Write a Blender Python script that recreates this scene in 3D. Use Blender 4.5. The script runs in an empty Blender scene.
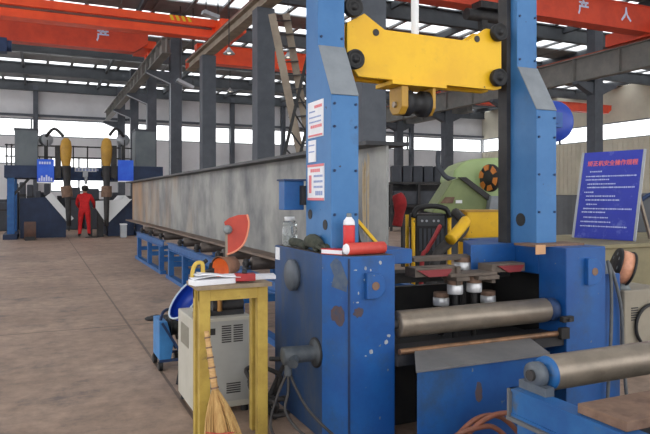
import bpy, bmesh, math, random
from mathutils import Vector, Matrix, Quaternion

# ------------------------------------------------------------------ camera, sky, exposure
sc = bpy.context.scene
COL = sc.collection
FPX = 630.0                      # focal length in pixels of a 650 x 434 frame
YAW = math.atan(286.0 / FPX)     # the hall's long axis lies left of the view axis
SA, CA = math.sin(YAW), math.cos(YAW)
EYE = 1.35
cd = bpy.data.cameras.new('camera')
cam = bpy.data.objects.new('camera', cd)
COL.objects.link(cam)
cam.location = (0, 0, EYE)
cam.rotation_euler = (math.pi / 2, 0, -YAW)
cd.sensor_width = 36.0
cd.lens = FPX / 650.0 * 36.0
cd.shift_y = -20.0 / 650.0
cd.clip_start = 0.05
sc.camera = cam

world = bpy.data.worlds.new('sky')
sc.world = world
world.use_nodes = True
bg = world.node_tree.nodes['Background']
bg.inputs[0].default_value = (0.98, 0.99, 1.0, 1)
bg.inputs[1].default_value = 2.5
sc.view_settings.view_transform = 'Standard'
sc.view_settings.look = 'None'
sc.view_settings.gamma = 1.0
sc.view_settings.exposure = 0.0
sc.view_settings.use_curve_mapping = False
random.seed(7)
R = math.radians

# ------------------------------------------------------------------ helpers
def lin(c):
    def f(v):
        v /= 255.0
        return v / 12.92 if v <= 0.04045 else ((v + 0.055) / 1.055) ** 2.4
    return (f(c[0]), f(c[1]), f(c[2]), 1)

def at(px, d, py=None, z=None):
    """floor-plan point seen at column px and distance d; height from row py or z"""
    r = (px - 325.0) * d / FPX
    if z is None:
        z = EYE + (197.0 - py) * d / FPX
    return Vector((d * SA + r * CA, d * CA - r * SA, z))

def aty(px, y):
    t = (px - 325.0) / FPX
    return y * (SA + CA * t) / (CA - SA * t)

def dist(x, y):
    return x * SA + y * CA

MATS = {}
def mat(name, c1, c2=None, scale=4.0, lo=0.4, hi=0.65, rough=0.6, metal=0.0, c3=None, s3=2.0, t3=0.6, w3=0.05,
        bump=0.0, stretch=(1, 1, 1), emit=None, estr=0.0, spec=0.5, c4=None, s4=20.0, t4=0.7):
    if name in MATS:
        return MATS[name]
    m = bpy.data.materials.new(name)
    m.use_nodes = True
    nt = m.node_tree
    b = nt.nodes['Principled BSDF']
    b.inputs['Roughness'].default_value = rough
    b.inputs['Metallic'].default_value = metal
    b.inputs['Specular IOR Level'].default_value = spec
    b.inputs['Base Color'].default_value = lin(c1)
    if c2 is not None or c3 is not None:
        tc = nt.nodes.new('ShaderNodeTexCoord')
        mp = nt.nodes.new('ShaderNodeMapping')
        mp.inputs['Scale'].default_value = stretch
        nt.links.new(tc.outputs['Object'], mp.inputs['Vector'])
        n = nt.nodes.new('ShaderNodeTexNoise')
        n.inputs['Scale'].default_value = scale
        n.inputs['Detail'].default_value = 6
        n.inputs['Roughness'].default_value = 0.65
        nt.links.new(mp.outputs[0], n.inputs['Vector'])
        rp = nt.nodes.new('ShaderNodeValToRGB')
        rp.color_ramp.elements[0].position = lo
        rp.color_ramp.elements[0].color = lin(c1)
        rp.color_ramp.elements[1].position = hi
        rp.color_ramp.elements[1].color = lin(c2 or c1)
        nt.links.new(n.outputs['Fac'], rp.inputs['Fac'])
        out = rp.outputs['Color']
        if c3 is not None:
            n3 = nt.nodes.new('ShaderNodeTexNoise')
            n3.inputs['Scale'].default_value = s3
            n3.inputs['Detail'].default_value = 8
            n3.inputs['Roughness'].default_value = 0.7
            nt.links.new(mp.outputs[0], n3.inputs['Vector'])
            r3 = nt.nodes.new('ShaderNodeValToRGB')
            r3.color_ramp.elements[0].position = t3
            r3.color_ramp.elements[0].color = (0, 0, 0, 1)
            r3.color_ramp.elements[1].position = t3 + w3
            r3.color_ramp.elements[1].color = (1, 1, 1, 1)
            nt.links.new(n3.outputs['Fac'], r3.inputs['Fac'])
            mx = nt.nodes.new('ShaderNodeMix')
            mx.data_type = 'RGBA'
            nt.links.new(r3.outputs['Color'], mx.inputs[0])
            nt.links.new(out, mx.inputs[6])
            mx.inputs[7].default_value = lin(c3)
            out = mx.outputs[2]
        if c4 is not None:
            n4 = nt.nodes.new('ShaderNodeTexNoise')
            n4.inputs['Scale'].default_value = s4
            n4.inputs['Detail'].default_value = 4
            nt.links.new(tc.outputs['Object'], n4.inputs['Vector'])
            r4 = nt.nodes.new('ShaderNodeValToRGB')
            r4.color_ramp.elements[0].position = t4
            r4.color_ramp.elements[0].color = (0, 0, 0, 1)
            r4.color_ramp.elements[1].position = t4 + 0.02
            r4.color_ramp.elements[1].color = (1, 1, 1, 1)
            nt.links.new(n4.outputs['Fac'], r4.inputs['Fac'])
            m4 = nt.nodes.new('ShaderNodeMix')
            m4.data_type = 'RGBA'
            nt.links.new(r4.outputs['Color'], m4.inputs[0])
            nt.links.new(out, m4.inputs[6])
            m4.inputs[7].default_value = lin(c4)
            out = m4.outputs[2]
        nt.links.new(out, b.inputs['Base Color'])
        if bump:
            bp = nt.nodes.new('ShaderNodeBump')
            bp.inputs['Strength'].default_value = bump
            bp.inputs['Distance'].default_value = 0.01
            nt.links.new(n.outputs['Fac'], bp.inputs['Height'])
            nt.links.new(bp.outputs[0], b.inputs['Normal'])
    if emit is not None:
        b.inputs['Emission Color'].default_value = lin(emit)
        b.inputs['Emission Strength'].default_value = estr
    MATS[name] = m
    return m

class MB:
    def __init__(s):
        s.v, s.f, s.sm = [], [], []
    def add(s, vs, fs, smooth=False):
        o = len(s.v)
        s.v += [Vector(p) for p in vs]
        for f in fs:
            s.f.append([i + o for i in f])
            s.sm.append(smooth)
        return s
    def hexa(s, p):
        return s.add(p, [(0, 3, 2, 1), (4, 5, 6, 7), (0, 1, 5, 4), (1, 2, 6, 5), (2, 3, 7, 6), (3, 0, 4, 7)])
    def box(s, x0, x1, y0, y1, z0, z1):
        return s.hexa([(x0, y0, z0), (x1, y0, z0), (x1, y1, z0), (x0, y1, z0), (x0, y0, z1), (x1, y0, z1), (x1, y1, z1), (x0, y1, z1)])
    def obox(s, c, u, v, w):
        """centre and three half-extent vectors"""
        c, u, v, w = Vector(c), Vector(u), Vector(v), Vector(w)
        return s.hexa([c - u - v - w, c + u - v - w, c + u + v - w, c - u + v - w, c - u - v + w, c + u - v + w, c + u + v + w, c - u + v + w])
    def bar(s, p, q, w, h, up=(0, 0, 1)):
        p, q = Vector(p), Vector(q)
        d = (q - p)
        n = d.normalized()
        a = n.cross(Vector(up))
        if a.length < 1e-4:
            a = n.cross(Vector((1, 0, 0)))
        a.normalize()
        b = a.cross(n).normalized()
        return s.obox((p + q) / 2, d / 2, a * w / 2, b * h / 2)
    def cyl(s, p, q, r, r2=None, n=20, cap=True):
        p, q = Vector(p), Vector(q)
        r2 = r if r2 is None else r2
        d = (q - p).normalized()
        a = d.orthogonal().normalized()
        b = d.cross(a)
        vs, fs = [], []
        for c, rr in ((p, r), (q, r2)):
            for i in range(n):
                t = 2 * math.pi * i / n
                vs.append(c + (a * math.cos(t) + b * math.sin(t)) * rr)
        for i in range(n):
            j = (i + 1) % n
            fs.append((i, j, n + j, n + i))
        s.add(vs, fs, True)
        if cap:
            s.add(vs[:n], [tuple(range(n))[::-1]])
            s.add(vs[n:], [tuple(range(n))])
        return s
    def lathe(s, prof, c, axis=(0, 0, 1), n=20, caps=(True, True)):
        """profile of (radius, height along the axis)"""
        c, d = Vector(c), Vector(axis).normalized()
        a = d.orthogonal().normalized()
        b = d.cross(a)
        vs, fs = [], []
        for r, h in prof:
            for i in range(n):
                t = 2 * math.pi * i / n
                vs.append(c + d * h + (a * math.cos(t) + b * math.sin(t)) * max(r, 1e-4))
        for k in range(len(prof) - 1):
            for i in range(n):
                j = (i + 1) % n
                fs.append((k * n + i, k * n + j, (k + 1) * n + j, (k + 1) * n + i))
        if caps[0]:
            fs.append(tuple(range(n))[::-1])
        if caps[1]:
            fs.append(tuple(range((len(prof) - 1) * n, len(prof) * n)))
        return s.add(vs, fs, True)
    def tube(s, pts, r, n=8, sub=4):
        pts = [Vector(p) for p in pts]
        if sub > 1 and len(pts) > 2:
            q = []
            for i in range(len(pts) - 1):
                p0, p1, p2, p3 = pts[max(i - 1, 0)], pts[i], pts[i + 1], pts[min(i + 2, len(pts) - 1)]
                for k in range(sub):
                    t = k / sub
                    q.append(0.5 * ((2 * p1) + (p2 - p0) * t + (2 * p0 - 5 * p1 + 4 * p2 - p3) * t * t + (3 * p1 - p0 - 3 * p2 + p3) * t ** 3))
            q.append(pts[-1])
            pts = q
        vs, fs = [], []
        a = None
        for i, p in enumerate(pts):
            d = (pts[min(i + 1, len(pts) - 1)] - pts[max(i - 1, 0)])
            d = d.normalized() if d.length > 1e-9 else Vector((0, 0, 1))
            a = d.orthogonal().normalized() if a is None else (a - d * a.dot(d))
            a = a.normalized() if a.length > 1e-6 else d.orthogonal().normalized()
            b = d.cross(a)
            rr = r(i / (len(pts) - 1)) if callable(r) else r
            for k in range(n):
                t = 2 * math.pi * k / n
                vs.append(p + (a * math.cos(t) + b * math.sin(t)) * rr)
        for i in range(len(pts) - 1):
            for k in range(n):
                j = (k + 1) % n
                fs.append((i * n + k, i * n + j, (i + 1) * n + j, (i + 1) * n + k))
        fs.append(tuple(range(n))[::-1])
        fs.append(tuple(range((len(pts) - 1) * n, len(pts) * n)))
        return s.add(vs, fs, True)
    def prism(s, poly, fn, a, b):
        """polygon of 2-D points; fn(u, v, t) gives the 3-D point; from t=a to t=b"""
        n = len(poly)
        vs = [Vector(fn(u, v, a)) for u, v in poly] + [Vector(fn(u, v, b)) for u, v in poly]
        fs = [tuple(range(n))[::-1], tuple(range(n, 2 * n))]
        for i in range(n):
            j = (i + 1) % n
            fs.append((i, j, n + j, n + i))
        return s.add(vs, fs)
    def ball(s, c, r, sx=1, sy=1, sz=1, n=14, m=8):
        c = Vector(c)
        vs, fs = [], []
        for k in range(m + 1):
            th = math.pi * k / m
            for i in range(n):
                t = 2 * math.pi * i / n
                rr = max(math.sin(th), 1e-3)
                vs.append(c + Vector((rr * math.cos(t) * sx, rr * math.sin(t) * sy, math.cos(th) * sz)) * r)
        for k in range(m):
            for i in range(n):
                j = (i + 1) % n
                fs.append((k * n + i, (k + 1) * n + i, (k + 1) * n + j, k * n + j))
        fs.append(tuple(range(n)))
        fs.append(tuple(range(m * n, m * n + n))[::-1])
        return s.add(vs, fs, True)

fXZ = lambda u, v, t: (u, t, v)
fYZ = lambda u, v, t: (t, u, v)
fXY = lambda u, v, t: (u, v, t)

def boxes(name, lst, m, parent, bevel=0.0):
    for b in lst:
        obj(name, MB().box(*b), m, parent, bevel=bevel)

def rootloc(o):
    while o.parent:
        o = o.parent
    return o.location

def obj(name, mb, m, parent=None, loc=None, bevel=0.0):
    me = bpy.data.meshes.new(name)
    o = bpy.data.objects.new(name, me)
    COL.objects.link(o)
    if parent is not None:
        o.parent = parent
        off = rootloc(parent)
    else:
        if loc is None:
            xs = [p.x for p in mb.v]; ys = [p.y for p in mb.v]; zs = [p.z for p in mb.v]
            loc = ((min(xs) + max(xs)) / 2, (min(ys) + max(ys)) / 2, min(zs))
        o.location = loc
        off = Vector(loc)
    me.from_pydata([p - off for p in mb.v], [], mb.f)
    for p, s in zip(me.polygons, mb.sm):
        p.use_smooth = s
    bm = bmesh.new()
    bm.from_mesh(me)
    bmesh.ops.recalc_face_normals(bm, faces=bm.faces)
    bm.to_mesh(me)
    bm.free()
    me.materials.append(m)
    if bevel:
        bv = o.modifiers.new('bevel', 'BEVEL')
        bv.width = bevel
        bv.segments = 2
        bv.limit_method = 'ANGLE'
    return o

def tag(o, label, cat, group=None, kind=None):
    o['label'] = label
    o['category'] = cat
    if group:
        o['group'] = group
    if kind:
        o['kind'] = kind
    return o

def thing(name, label, cat, loc, group=None):
    o = bpy.data.objects.new(name, None)
    o.empty_display_size = 0.1
    COL.objects.link(o)
    o.location = loc
    return tag(o, label, cat, group)

def struct(name, mb, m, parent=None):
    o = obj(name, mb, m, parent)
    if parent is None:
        o['kind'] = 'structure'
    return o

def copy_tree(o, parent=None):
    c = o.copy()
    COL.objects.link(c)
    if parent is not None:
        c.parent = parent
    for ch in list(o.children):
        copy_tree(ch, c)
    return c

def lettering(name, s, size, m, parent, origin, right, up, thick=0.003, bold=0.0):
    """text as mesh, lower-left at origin, running along right"""
    cu = bpy.data.curves.new(name, 'FONT')
    cu.body = s
    cu.size = size
    cu.extrude = thick
    cu.offset = bold
    cu.resolution_u = 2
    t = bpy.data.objects.new('tmp_text', cu)
    COL.objects.link(t)
    dg = bpy.context.evaluated_depsgraph_get()
    me = bpy.data.meshes.new_from_object(t.evaluated_get(dg))
    bpy.data.objects.remove(t)
    bpy.data.curves.remove(cu)
    right, up = Vector(right).normalized(), Vector(up).normalized()
    nrm = right.cross(up)
    off = rootloc(parent)
    o0 = Vector(origin) - off
    for v in me.vertices:
        v.co = o0 + right * v.co.x + up * v.co.y + nrm * v.co.z
    me.materials.clear()
    me.materials.append(m)
    o = bpy.data.objects.new(name, me)
    COL.objects.link(o)
    o.parent = parent
    return o

# ------------------------------------------------------------------ materials
M_blue = mat('machine_blue', (10, 70, 136), (20, 88, 156), 2.2, rough=0.5, c3=(46, 68, 94), s3=2.4, t3=0.52, w3=0.25, c4=(110, 116, 122), s4=22, t4=0.72)
M_colblue = mat('column_blue', (46, 104, 160), (62, 118, 172), 2.0, rough=0.5, c3=(58, 88, 122), s3=3.0, t3=0.58, w3=0.2, c4=(44, 60, 84), s4=24, t4=0.72)
M_navy = mat('worn_navy', (20, 44, 82), (32, 60, 100), 3.0, rough=0.6, c3=(60, 58, 60), s3=3, t3=0.62)
M_convblue = mat('conveyor_blue', (20, 80, 142), (34, 98, 158), 5.0, rough=0.5, c3=(80, 86, 92), s3=5, t3=0.6, w3=0.12)
M_farblue = mat('gantry_blue', (24, 40, 70), (34, 52, 84), 3.0, rough=0.6)
M_greycov = mat('grey_cover', (120, 126, 132), (134, 140, 146), 5.0, rough=0.55)
M_yellow = mat('crane_yellow', (236, 186, 14), (226, 174, 18), 4.0, rough=0.5, c3=(206, 158, 30), s3=3, t3=0.55, w3=0.2, c4=(84, 66, 34), s4=18, t4=0.71)
M_standyel = mat('stand_yellow', (186, 158, 72), (164, 136, 60), 7.0, rough=0.65, c3=(110, 92, 58), s3=6, t3=0.6, w3=0.15)
M_black = mat('black_rubber', (24, 24, 26), (38, 38, 40), 6.0, rough=0.6)
M_dark = mat('dark_steel', (42, 42, 45), (60, 58, 58), 5.0, rough=0.6, metal=0.2)
M_bed = mat('shaded_dark_steel', (22, 22, 24), (40, 36, 34), 4.0, rough=0.7)  # dark steel taken near black to stand for shade in the machine gap
M_steel = mat('worn_steel', (126, 116, 104), (158, 146, 130), 14.0, rough=0.42, metal=0.55, stretch=(0.3, 2, 2))
M_rollsteel = mat('roller_steel', (130, 120, 108), (150, 138, 124), 10.0, rough=0.38, metal=0.55, c3=(104, 90, 78), s3=4, t3=0.55, w3=0.25, stretch=(0.6, 1, 1))
M_rust = mat('rust_brown', (108, 84, 70), (134, 106, 88), 8.0, rough=0.75, c3=(86, 62, 50), s3=5, t3=0.56, w3=0.1)
M_silver = mat('bright_steel', (208, 208, 210), (184, 184, 186), 10.0, rough=0.35, metal=0.35)
M_column = mat('building_column', (66, 71, 80), (80, 85, 94), 2.0, rough=0.6)
M_runway = mat('runway_grey', (110, 110, 108), (126, 124, 120), 2.0, rough=0.65)
M_tan = mat('runway_tan', (150, 138, 122), (128, 114, 102), 3.0, rough=0.7)
M_orange = mat('crane_orange', (252, 88, 36), (240, 76, 32), 2.0, rough=0.5)
M_orange2 = mat('crane_dark_orange', (214, 74, 44), (196, 64, 40), 2.0, rough=0.55)
M_wall = mat('wall_panel', (214, 214, 218), (202, 202, 206), 0.6, rough=0.8)
M_cream = mat('wall_cream', (220, 214, 196), (206, 200, 184), 0.6, rough=0.8)
M_wains = mat('wall_dado', (92, 94, 98), (78, 80, 84), 1.2, rough=0.8)
M_roof = mat('roof_sheet', (112, 114, 116), (128, 130, 132), 1.0, rough=0.7)
M_truss = mat('roof_steel', (58, 62, 68), (72, 76, 80), 1.0, rough=0.7)
M_white = mat('white_paint', (228, 230, 232), rough=0.5)
M_paper = mat('paper', (236, 236, 240), (222, 222, 228), 6.0, rough=0.8)
M_red = mat('bright_red', (206, 32, 34), (190, 28, 30), 8.0, rough=0.4)
M_print_r = mat('print_red', (222, 128, 134), rough=0.7)
M_print_b = mat('print_blue', (150, 164, 204), rough=0.7)
M_signblue = mat('sign_blue', (34, 50, 172), (44, 62, 184), 3.0, lo=0.45, hi=0.75, rough=0.45, c3=(120, 136, 214), s3=5, t3=0.58, w3=0.2)
M_signwhite = mat('sign_white', (205, 215, 245), rough=0.6)
M_signred = mat('sign_red', (244, 116, 120), rough=0.6)
M_banner = mat('banner_blue', (36, 86, 220), (60, 120, 236), 1.2, rough=0.6)
M_cab = mat('cabinet_beige', (190, 186, 174), (176, 172, 160), 3.0, rough=0.55, c3=(120, 112, 98), s3=7, t3=0.66)
M_cabgrey = mat('cabinet_grey', (118, 124, 126), (132, 138, 138), 2.0, rough=0.55)
M_cyan = mat('feeder_blue', (60, 130, 190), (50, 112, 168), 6.0, rough=0.5)
M_broom = mat('straw', (198, 162, 104), (164, 124, 74), 40.0, rough=0.85, stretch=(1, 1, 0.15))
M_olive = mat('olive_paint', (128, 142, 92), (112, 126, 80), 1.5, rough=0.5)
M_green = mat('light_green_paint', (164, 186, 128), (152, 174, 116), 1.0, rough=0.45)
M_bench = mat('bench_olive', (138, 128, 96), (120, 112, 84), 2.5, rough=0.6, c3=(92, 82, 62), s3=3, t3=0.62, w3=0.1)
M_copper = mat('copper_wire', (222, 160, 128), (206, 142, 110), 30.0, rough=0.4)
M_orplate = mat('orange_guard', (184, 62, 44), (166, 54, 40), 10.0, rough=0.5)
M_hose = mat('red_brown_hose', (140, 84, 62), (112, 72, 58), 10.0, rough=0.6)
M_grime = mat('grimy_brown', (84, 74, 66), (104, 92, 82), 10.0, rough=0.7)
M_cable = mat('dusty_cable', (46, 44, 44), (66, 62, 60), 10.0, rough=0.75)
M_gcable = mat('grey_cable', (84, 88, 92), (102, 104, 106), 10.0, rough=0.6)
M_glove = mat('olive_glove', (52, 56, 48), (76, 78, 66), 20.0, rough=0.9)
M_bluebasin = mat('blue_plastic', (20, 58, 156), (28, 70, 172), 4.0, rough=0.4)
M_coverall = mat('red_coverall', (222, 40, 44), (196, 28, 34), 8.0, rough=0.8)
M_skin = mat('skin', (178, 128, 104), rough=0.6)
M_yelhop = mat('hopper_yellow', (186, 142, 46), (160, 120, 40), 3.0, rough=0.5)
M_galv = mat('galvanised', (176, 180, 186), (160, 164, 170), 3.0, rough=0.45, metal=0.3)
M_stack = mat('dark_stack', (60, 64, 72), (74, 78, 86), 2.0, rough=0.7)

def glass(name, tr=0.85):
    m = bpy.data.materials.new(name)
    m.use_nodes = True
    nt = m.node_tree
    nt.nodes.remove(nt.nodes['Principled BSDF'])
    out = nt.nodes['Material Output']
    t = nt.nodes.new('ShaderNodeBsdfTransparent')
    tl = nt.nodes.new('ShaderNodeBsdfTranslucent')
    tl.inputs[0].default_value = (0.9, 0.93, 0.95, 1)
    mx = nt.nodes.new('ShaderNodeMixShader')
    mx.inputs[0].default_value = 1 - tr
    nt.links.new(t.outputs[0], mx.inputs[1])
    nt.links.new(tl.outputs[0], mx.inputs[2])
    nt.links.new(mx.outputs[0], out.inputs[0])
    return m
M_pane = glass('window_pane', 0.9)
M_sky = glass('skylight_sheet', 0.7)

def floor_mat():
    m = bpy.data.materials.new('concrete_floor')
    m.use_nodes = True
    nt = m.node_tree
    N, L = nt.nodes.new, nt.links.new
    b = nt.nodes['Principled BSDF']
    b.inputs['Roughness'].default_value = 0.55
    tc = N('ShaderNodeTexCoord')
    def noise(scale, detail, rough=0.6):
        n = N('ShaderNodeTexNoise')
        n.inputs['Scale'].default_value = scale
        n.inputs['Detail'].default_value = detail
        n.inputs['Roughness'].default_value = rough
        L(tc.outputs['Object'], n.inputs['Vector'])
        return n
    def ramp(src, a, ca, c, cc):
        r = N('ShaderNodeValToRGB')
        r.color_ramp.elements[0].position = a
        r.color_ramp.elements[0].color = ca
        r.color_ramp.elements[1].position = c
        r.color_ramp.elements[1].color = cc
        L(src, r.inputs['Fac'])
        return r
    base = ramp(noise(0.55, 8).outputs['Fac'], 0.35, lin((146, 124, 108)), 0.66, lin((178, 154, 136)))
    fine = ramp(noise(6.0, 10, 0.75).outputs['Fac'], 0.36, (0.62, 0.62, 0.64, 1), 0.64, (1.12, 1.08, 1.05, 1))
    mx = N('ShaderNodeMix'); mx.data_type = 'RGBA'; mx.blend_type = 'MULTIPLY'; mx.inputs[0].default_value = 1
    L(base.outputs[0], mx.inputs[6]); L(fine.outputs[0], mx.inputs[7])
    st = ramp(noise(1.7, 10, 0.72).outputs['Fac'], 0.54, (0, 0, 0, 1), 0.68, (0.85, 0.85, 0.85, 1))
    m2 = N('ShaderNodeMix'); m2.data_type = 'RGBA'
    L(st.outputs[0], m2.inputs[0]); L(mx.outputs[2], m2.inputs[6]); m2.inputs[7].default_value = lin((84, 78, 80))
    out = m2.outputs[2]
    sp = N('ShaderNodeSeparateXYZ')
    L(tc.outputs['Object'], sp.inputs[0])
    def joint(src, off, out, w):
        a = N('ShaderNodeMath'); a.operation = 'SUBTRACT'; L(src, a.inputs[0]); a.inputs[1].default_value = off
        p = N('ShaderNodeMath'); p.operation = 'PINGPONG'; L(a.outputs[0], p.inputs[0]); p.inputs[1].default_value = 2.4
        c = N('ShaderNodeMath'); c.operation = 'LESS_THAN'; L(p.outputs[0], c.inputs[0]); c.inputs[1].default_value = w
        k = N('ShaderNodeMath'); k.operation = 'MULTIPLY'; L(c.outputs[0], k.inputs[0]); k.inputs[1].default_value = 0.65
        q = N('ShaderNodeMix'); q.data_type = 'RGBA'
        L(k.outputs[0], q.inputs[0]); L(out, q.inputs[6]); q.inputs[7].default_value = lin((70, 60, 54))
        return q.outputs[2]
    out = joint(sp.outputs['X'], 0.86, out, 0.011)
    out = joint(sp.outputs['Y'], 11.7, out, 0.016)
    L(out, b.inputs['Base Color'])
    return m

def beam_mat():
    m = bpy.data.materials.new('mill_steel')
    m.use_nodes = True
    nt = m.node_tree
    N, L = nt.nodes.new, nt.links.new
    b = nt.nodes['Principled BSDF']
    b.inputs['Roughness'].default_value = 0.5
    b.inputs['Metallic'].default_value = 0.25
    tc = N('ShaderNodeTexCoord')
    def noise(scale, sx, sy, sz, detail):
        mp = N('ShaderNodeMapping'); mp.inputs['Scale'].default_value = (sx, sy, sz)
        L(tc.outputs['Object'], mp.inputs['Vector'])
        n = N('ShaderNodeTexNoise'); n.inputs['Scale'].default_value = scale; n.inputs['Detail'].default_value = detail
        n.inputs['Roughness'].default_value = 0.6
        L(mp.outputs[0], n.inputs['Vector'])
        return n.outputs['Fac']
    def ramp(src, els):
        r = N('ShaderNodeValToRGB')
        e = r.color_ramp.elements
        e[0].position, e[0].color = els[0]
        e[1].position, e[1].color = els[1]
        for p, c in els[2:]:
            x = e.new(p); x.color = c
        L(src, r.inputs['Fac'])
        return r.outputs[0]
    c = ramp(noise(1.5, 1, 1, 0.8, 10), [(0.34, lin((88, 91, 96))), (0.62, lin((154, 154, 150)))])
    # warm mill rust streaks, stronger on the far half
    sp = N('ShaderNodeSeparateXYZ'); L(tc.outputs['Object'], sp.inputs[0])
    g = N('ShaderNodeMapRange'); L(sp.outputs['Y'], g.inputs[0])
    g.inputs[1].default_value = -4.0; g.inputs[2].default_value = 6.8; g.inputs[3].default_value = -0.10; g.inputs[4].default_value = 0.28
    s = N('ShaderNodeMath'); s.operation = 'ADD'; L(noise(0.9, 0.2, 1.0, 0.35, 7), s.inputs[0]); L(g.outputs[0], s.inputs[1])
    k = ramp(s.outputs[0], [(0.58, (0, 0, 0, 1)), (0.86, (0.8, 0.8, 0.8, 1))])
    mx = N('ShaderNodeMix'); mx.data_type = 'RGBA'
    L(k, mx.inputs[0]); L(c, mx.inputs[6]); mx.inputs[7].default_value = lin((166, 128, 86))
    L(mx.outputs[2], b.inputs['Base Color'])
    return m

# ------------------------------------------------------------------ the setting
WY = 45.4        # far wall
WX = 36.0        # right wall
fl = struct('floor', MB().box(-16, 37, -8, 46, -0.3, 0), floor_mat())
fl.location = (0, 0, 0)
for v in fl.data.vertices:
    v.co += Vector((10.5, 19, -0.3))

def window(n, x0, x1, y0, y1, z0, z1, mull):
    w = bpy.data.objects.new('window_%d' % n, None)
    COL.objects.link(w)
    w.location = ((x0 + x1) / 2, (y0 + y1) / 2, z0)
    w['kind'] = 'structure'
    obj('pane', MB().box(x0, x1, y0, y1, z0, z1), M_pane, w)
    fr = MB()
    alongx = (x1 - x0) > (y1 - y0)
    L = (x1 - x0) if alongx else (y1 - y0)
    k = max(1, int(L / mull))
    for i in range(k + 1):
        c = (x0 if alongx else y0) + L * i / k
        if alongx:
            fr.box(c - 0.05, c + 0.05, y0 - 0.06, y1 + 0.03, z0, z1)
        else:
            fr.box(x0 - 0.06, x1 + 0.03, c - 0.05, c + 0.05, z0, z1)
    for z in (z0, z1 - 0.08):
        if alongx:
            fr.box(x0, x1, y0 - 0.05, y1 + 0.02, z, z + 0.08)
        else:
            fr.box(x0 - 0.05, x1 + 0.02, y0, y1, z, z + 0.08)
    obj('window_frame', fr, M_greycov, w)

# far wall: solid bands with a long strip of glass, plus a low window at the left
wb = MB()
wb.box(-16, WX + 0.3, WY, WY + 0.3, 6.5, 8.9)
wb.box(-1.3, 0.7, WY, WY + 0.3, 0, 5.3)
wb.box(0.7, 4.2, WY, WY + 0.3, 0, 1.7)
wb.box(0.7, 4.2, WY, WY + 0.3, 4.0, 5.3)
wb.box(4.2, WX + 0.3, WY, WY + 0.3, 0, 5.3)
wb.box(-16, -1.3, WY, WY + 0.3, 4.6, 5.3)
wb.box(-16, -1.3, WY, WY + 0.3, 0, 3.5)
struct('wall_back', wb, M_wall)
edges = [-16, -6, 5.1, 12.9, 20.7, 28.3, WX]
for i in range(6):
    window(i + 1, edges[i], edges[i + 1], WY + 0.12, WY + 0.15, 5.3, 6.5, 5.0)
window(7, -16, -1.3, WY + 0.12, WY + 0.15, 3.5, 4.6, 2.0)
window(60, 0.7, 4.2, WY + 0.12, WY + 0.15, 1.7, 4.0, 1.75)
wr = MB()
wr.box(WX, WX + 0.3, -2, WY, 6.5, 8.9)
wr.box(WX, WX + 0.3, -2, WY, 1.5, 5.3)
struct('wall_right', wr, M_cream)
dd = MB().box(WX - 0.05, WX + 0.3, -2, WY, 0, 1.5)
for i in range(150):
    y = -2 + i * 0.316
    dd.box(WX - 0.11, WX - 0.05, y, y + 0.12, 0.02, 1.48)
struct('trim_1', dd, M_wains)
rb = MB()
for i in range(116):
    y = -1.9 + i * 0.41
    rb.box(WX - 0.05, WX, y, y + 0.07, 1.5, 5.3)
for z in (2.9, 4.3):
    rb.box(WX - 0.07, WX, -2, WY, z, z + 0.08)
struct('trim_2', rb, M_cream)
for i in range(4):
    window(8 + i, WX + 0.12, WX + 0.15, 9 + 9.1 * i, 9 + 9.1 * (i + 1), 5.3, 6.5, 4.55)
struct('trim_3', MB().box(WX, WX + 0.3, -2, 9, 5.3, 6.5), M_cream)
# posts and rail against the far wall
pw = MB()
for x in (-0.2, 9.0, 13.0, 17.0, 24.5, 28.5, 32.5):
    pw.box(x - 0.15, x + 0.15, WY - 0.35, WY, 0, 8.6)
pw.box(-16, WX, WY - 0.25, WY, 6.6, 6.75)
struct('trim_4', pw, M_column)

# roof: dark sheeting between translucent skylight sheets that run along the hall
ROOF = 8.9
rf = MB()
bands = []
yy = -8.5
while yy < WY:
    rf.box(-16, WX + 0.3, yy, min(yy + 1.75, WY + 0.3), ROOF, ROOF + 0.12)
    if yy + 1.75 < WY:
        bands.append((yy + 1.75, min(yy + 3.0, WY)))
    yy += 3.0
for i in range(42):
    x = -16 + 1.26 * i
    rf.box(x, x + 0.14, -8.5, WY, ROOF - 0.04, ROOF + 0.1)
struct('ceiling', rf, M_roof)
for i, (a, b) in enumerate(bands):
    struct('window_%d' % (12 + i), MB().box(-16, WX, a, b, ROOF + 0.04, ROOF + 0.06), M_sky)
tr = MB()
for k in range(9):
    y = -2.9 + 6 * k
    tr.box(-16, WX, y - 0.12, y + 0.12, 8.25, 8.31)
    tr.box(-16, WX, y - 0.02, y + 0.02, 8.3, ROOF)
    tr.box(-16, WX, y - 0.12, y + 0.12, ROOF - 0.06, ROOF)
struct('trim_5', tr, M_truss)
pu = MB()
for k in range(12):
    x = -14 + 4.4 * k
    pu.box(x - 0.06, x + 0.06, -8.5, WY, ROOF - 0.3, ROOF - 0.04)
struct('trim_6', pu, M_truss)

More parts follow.
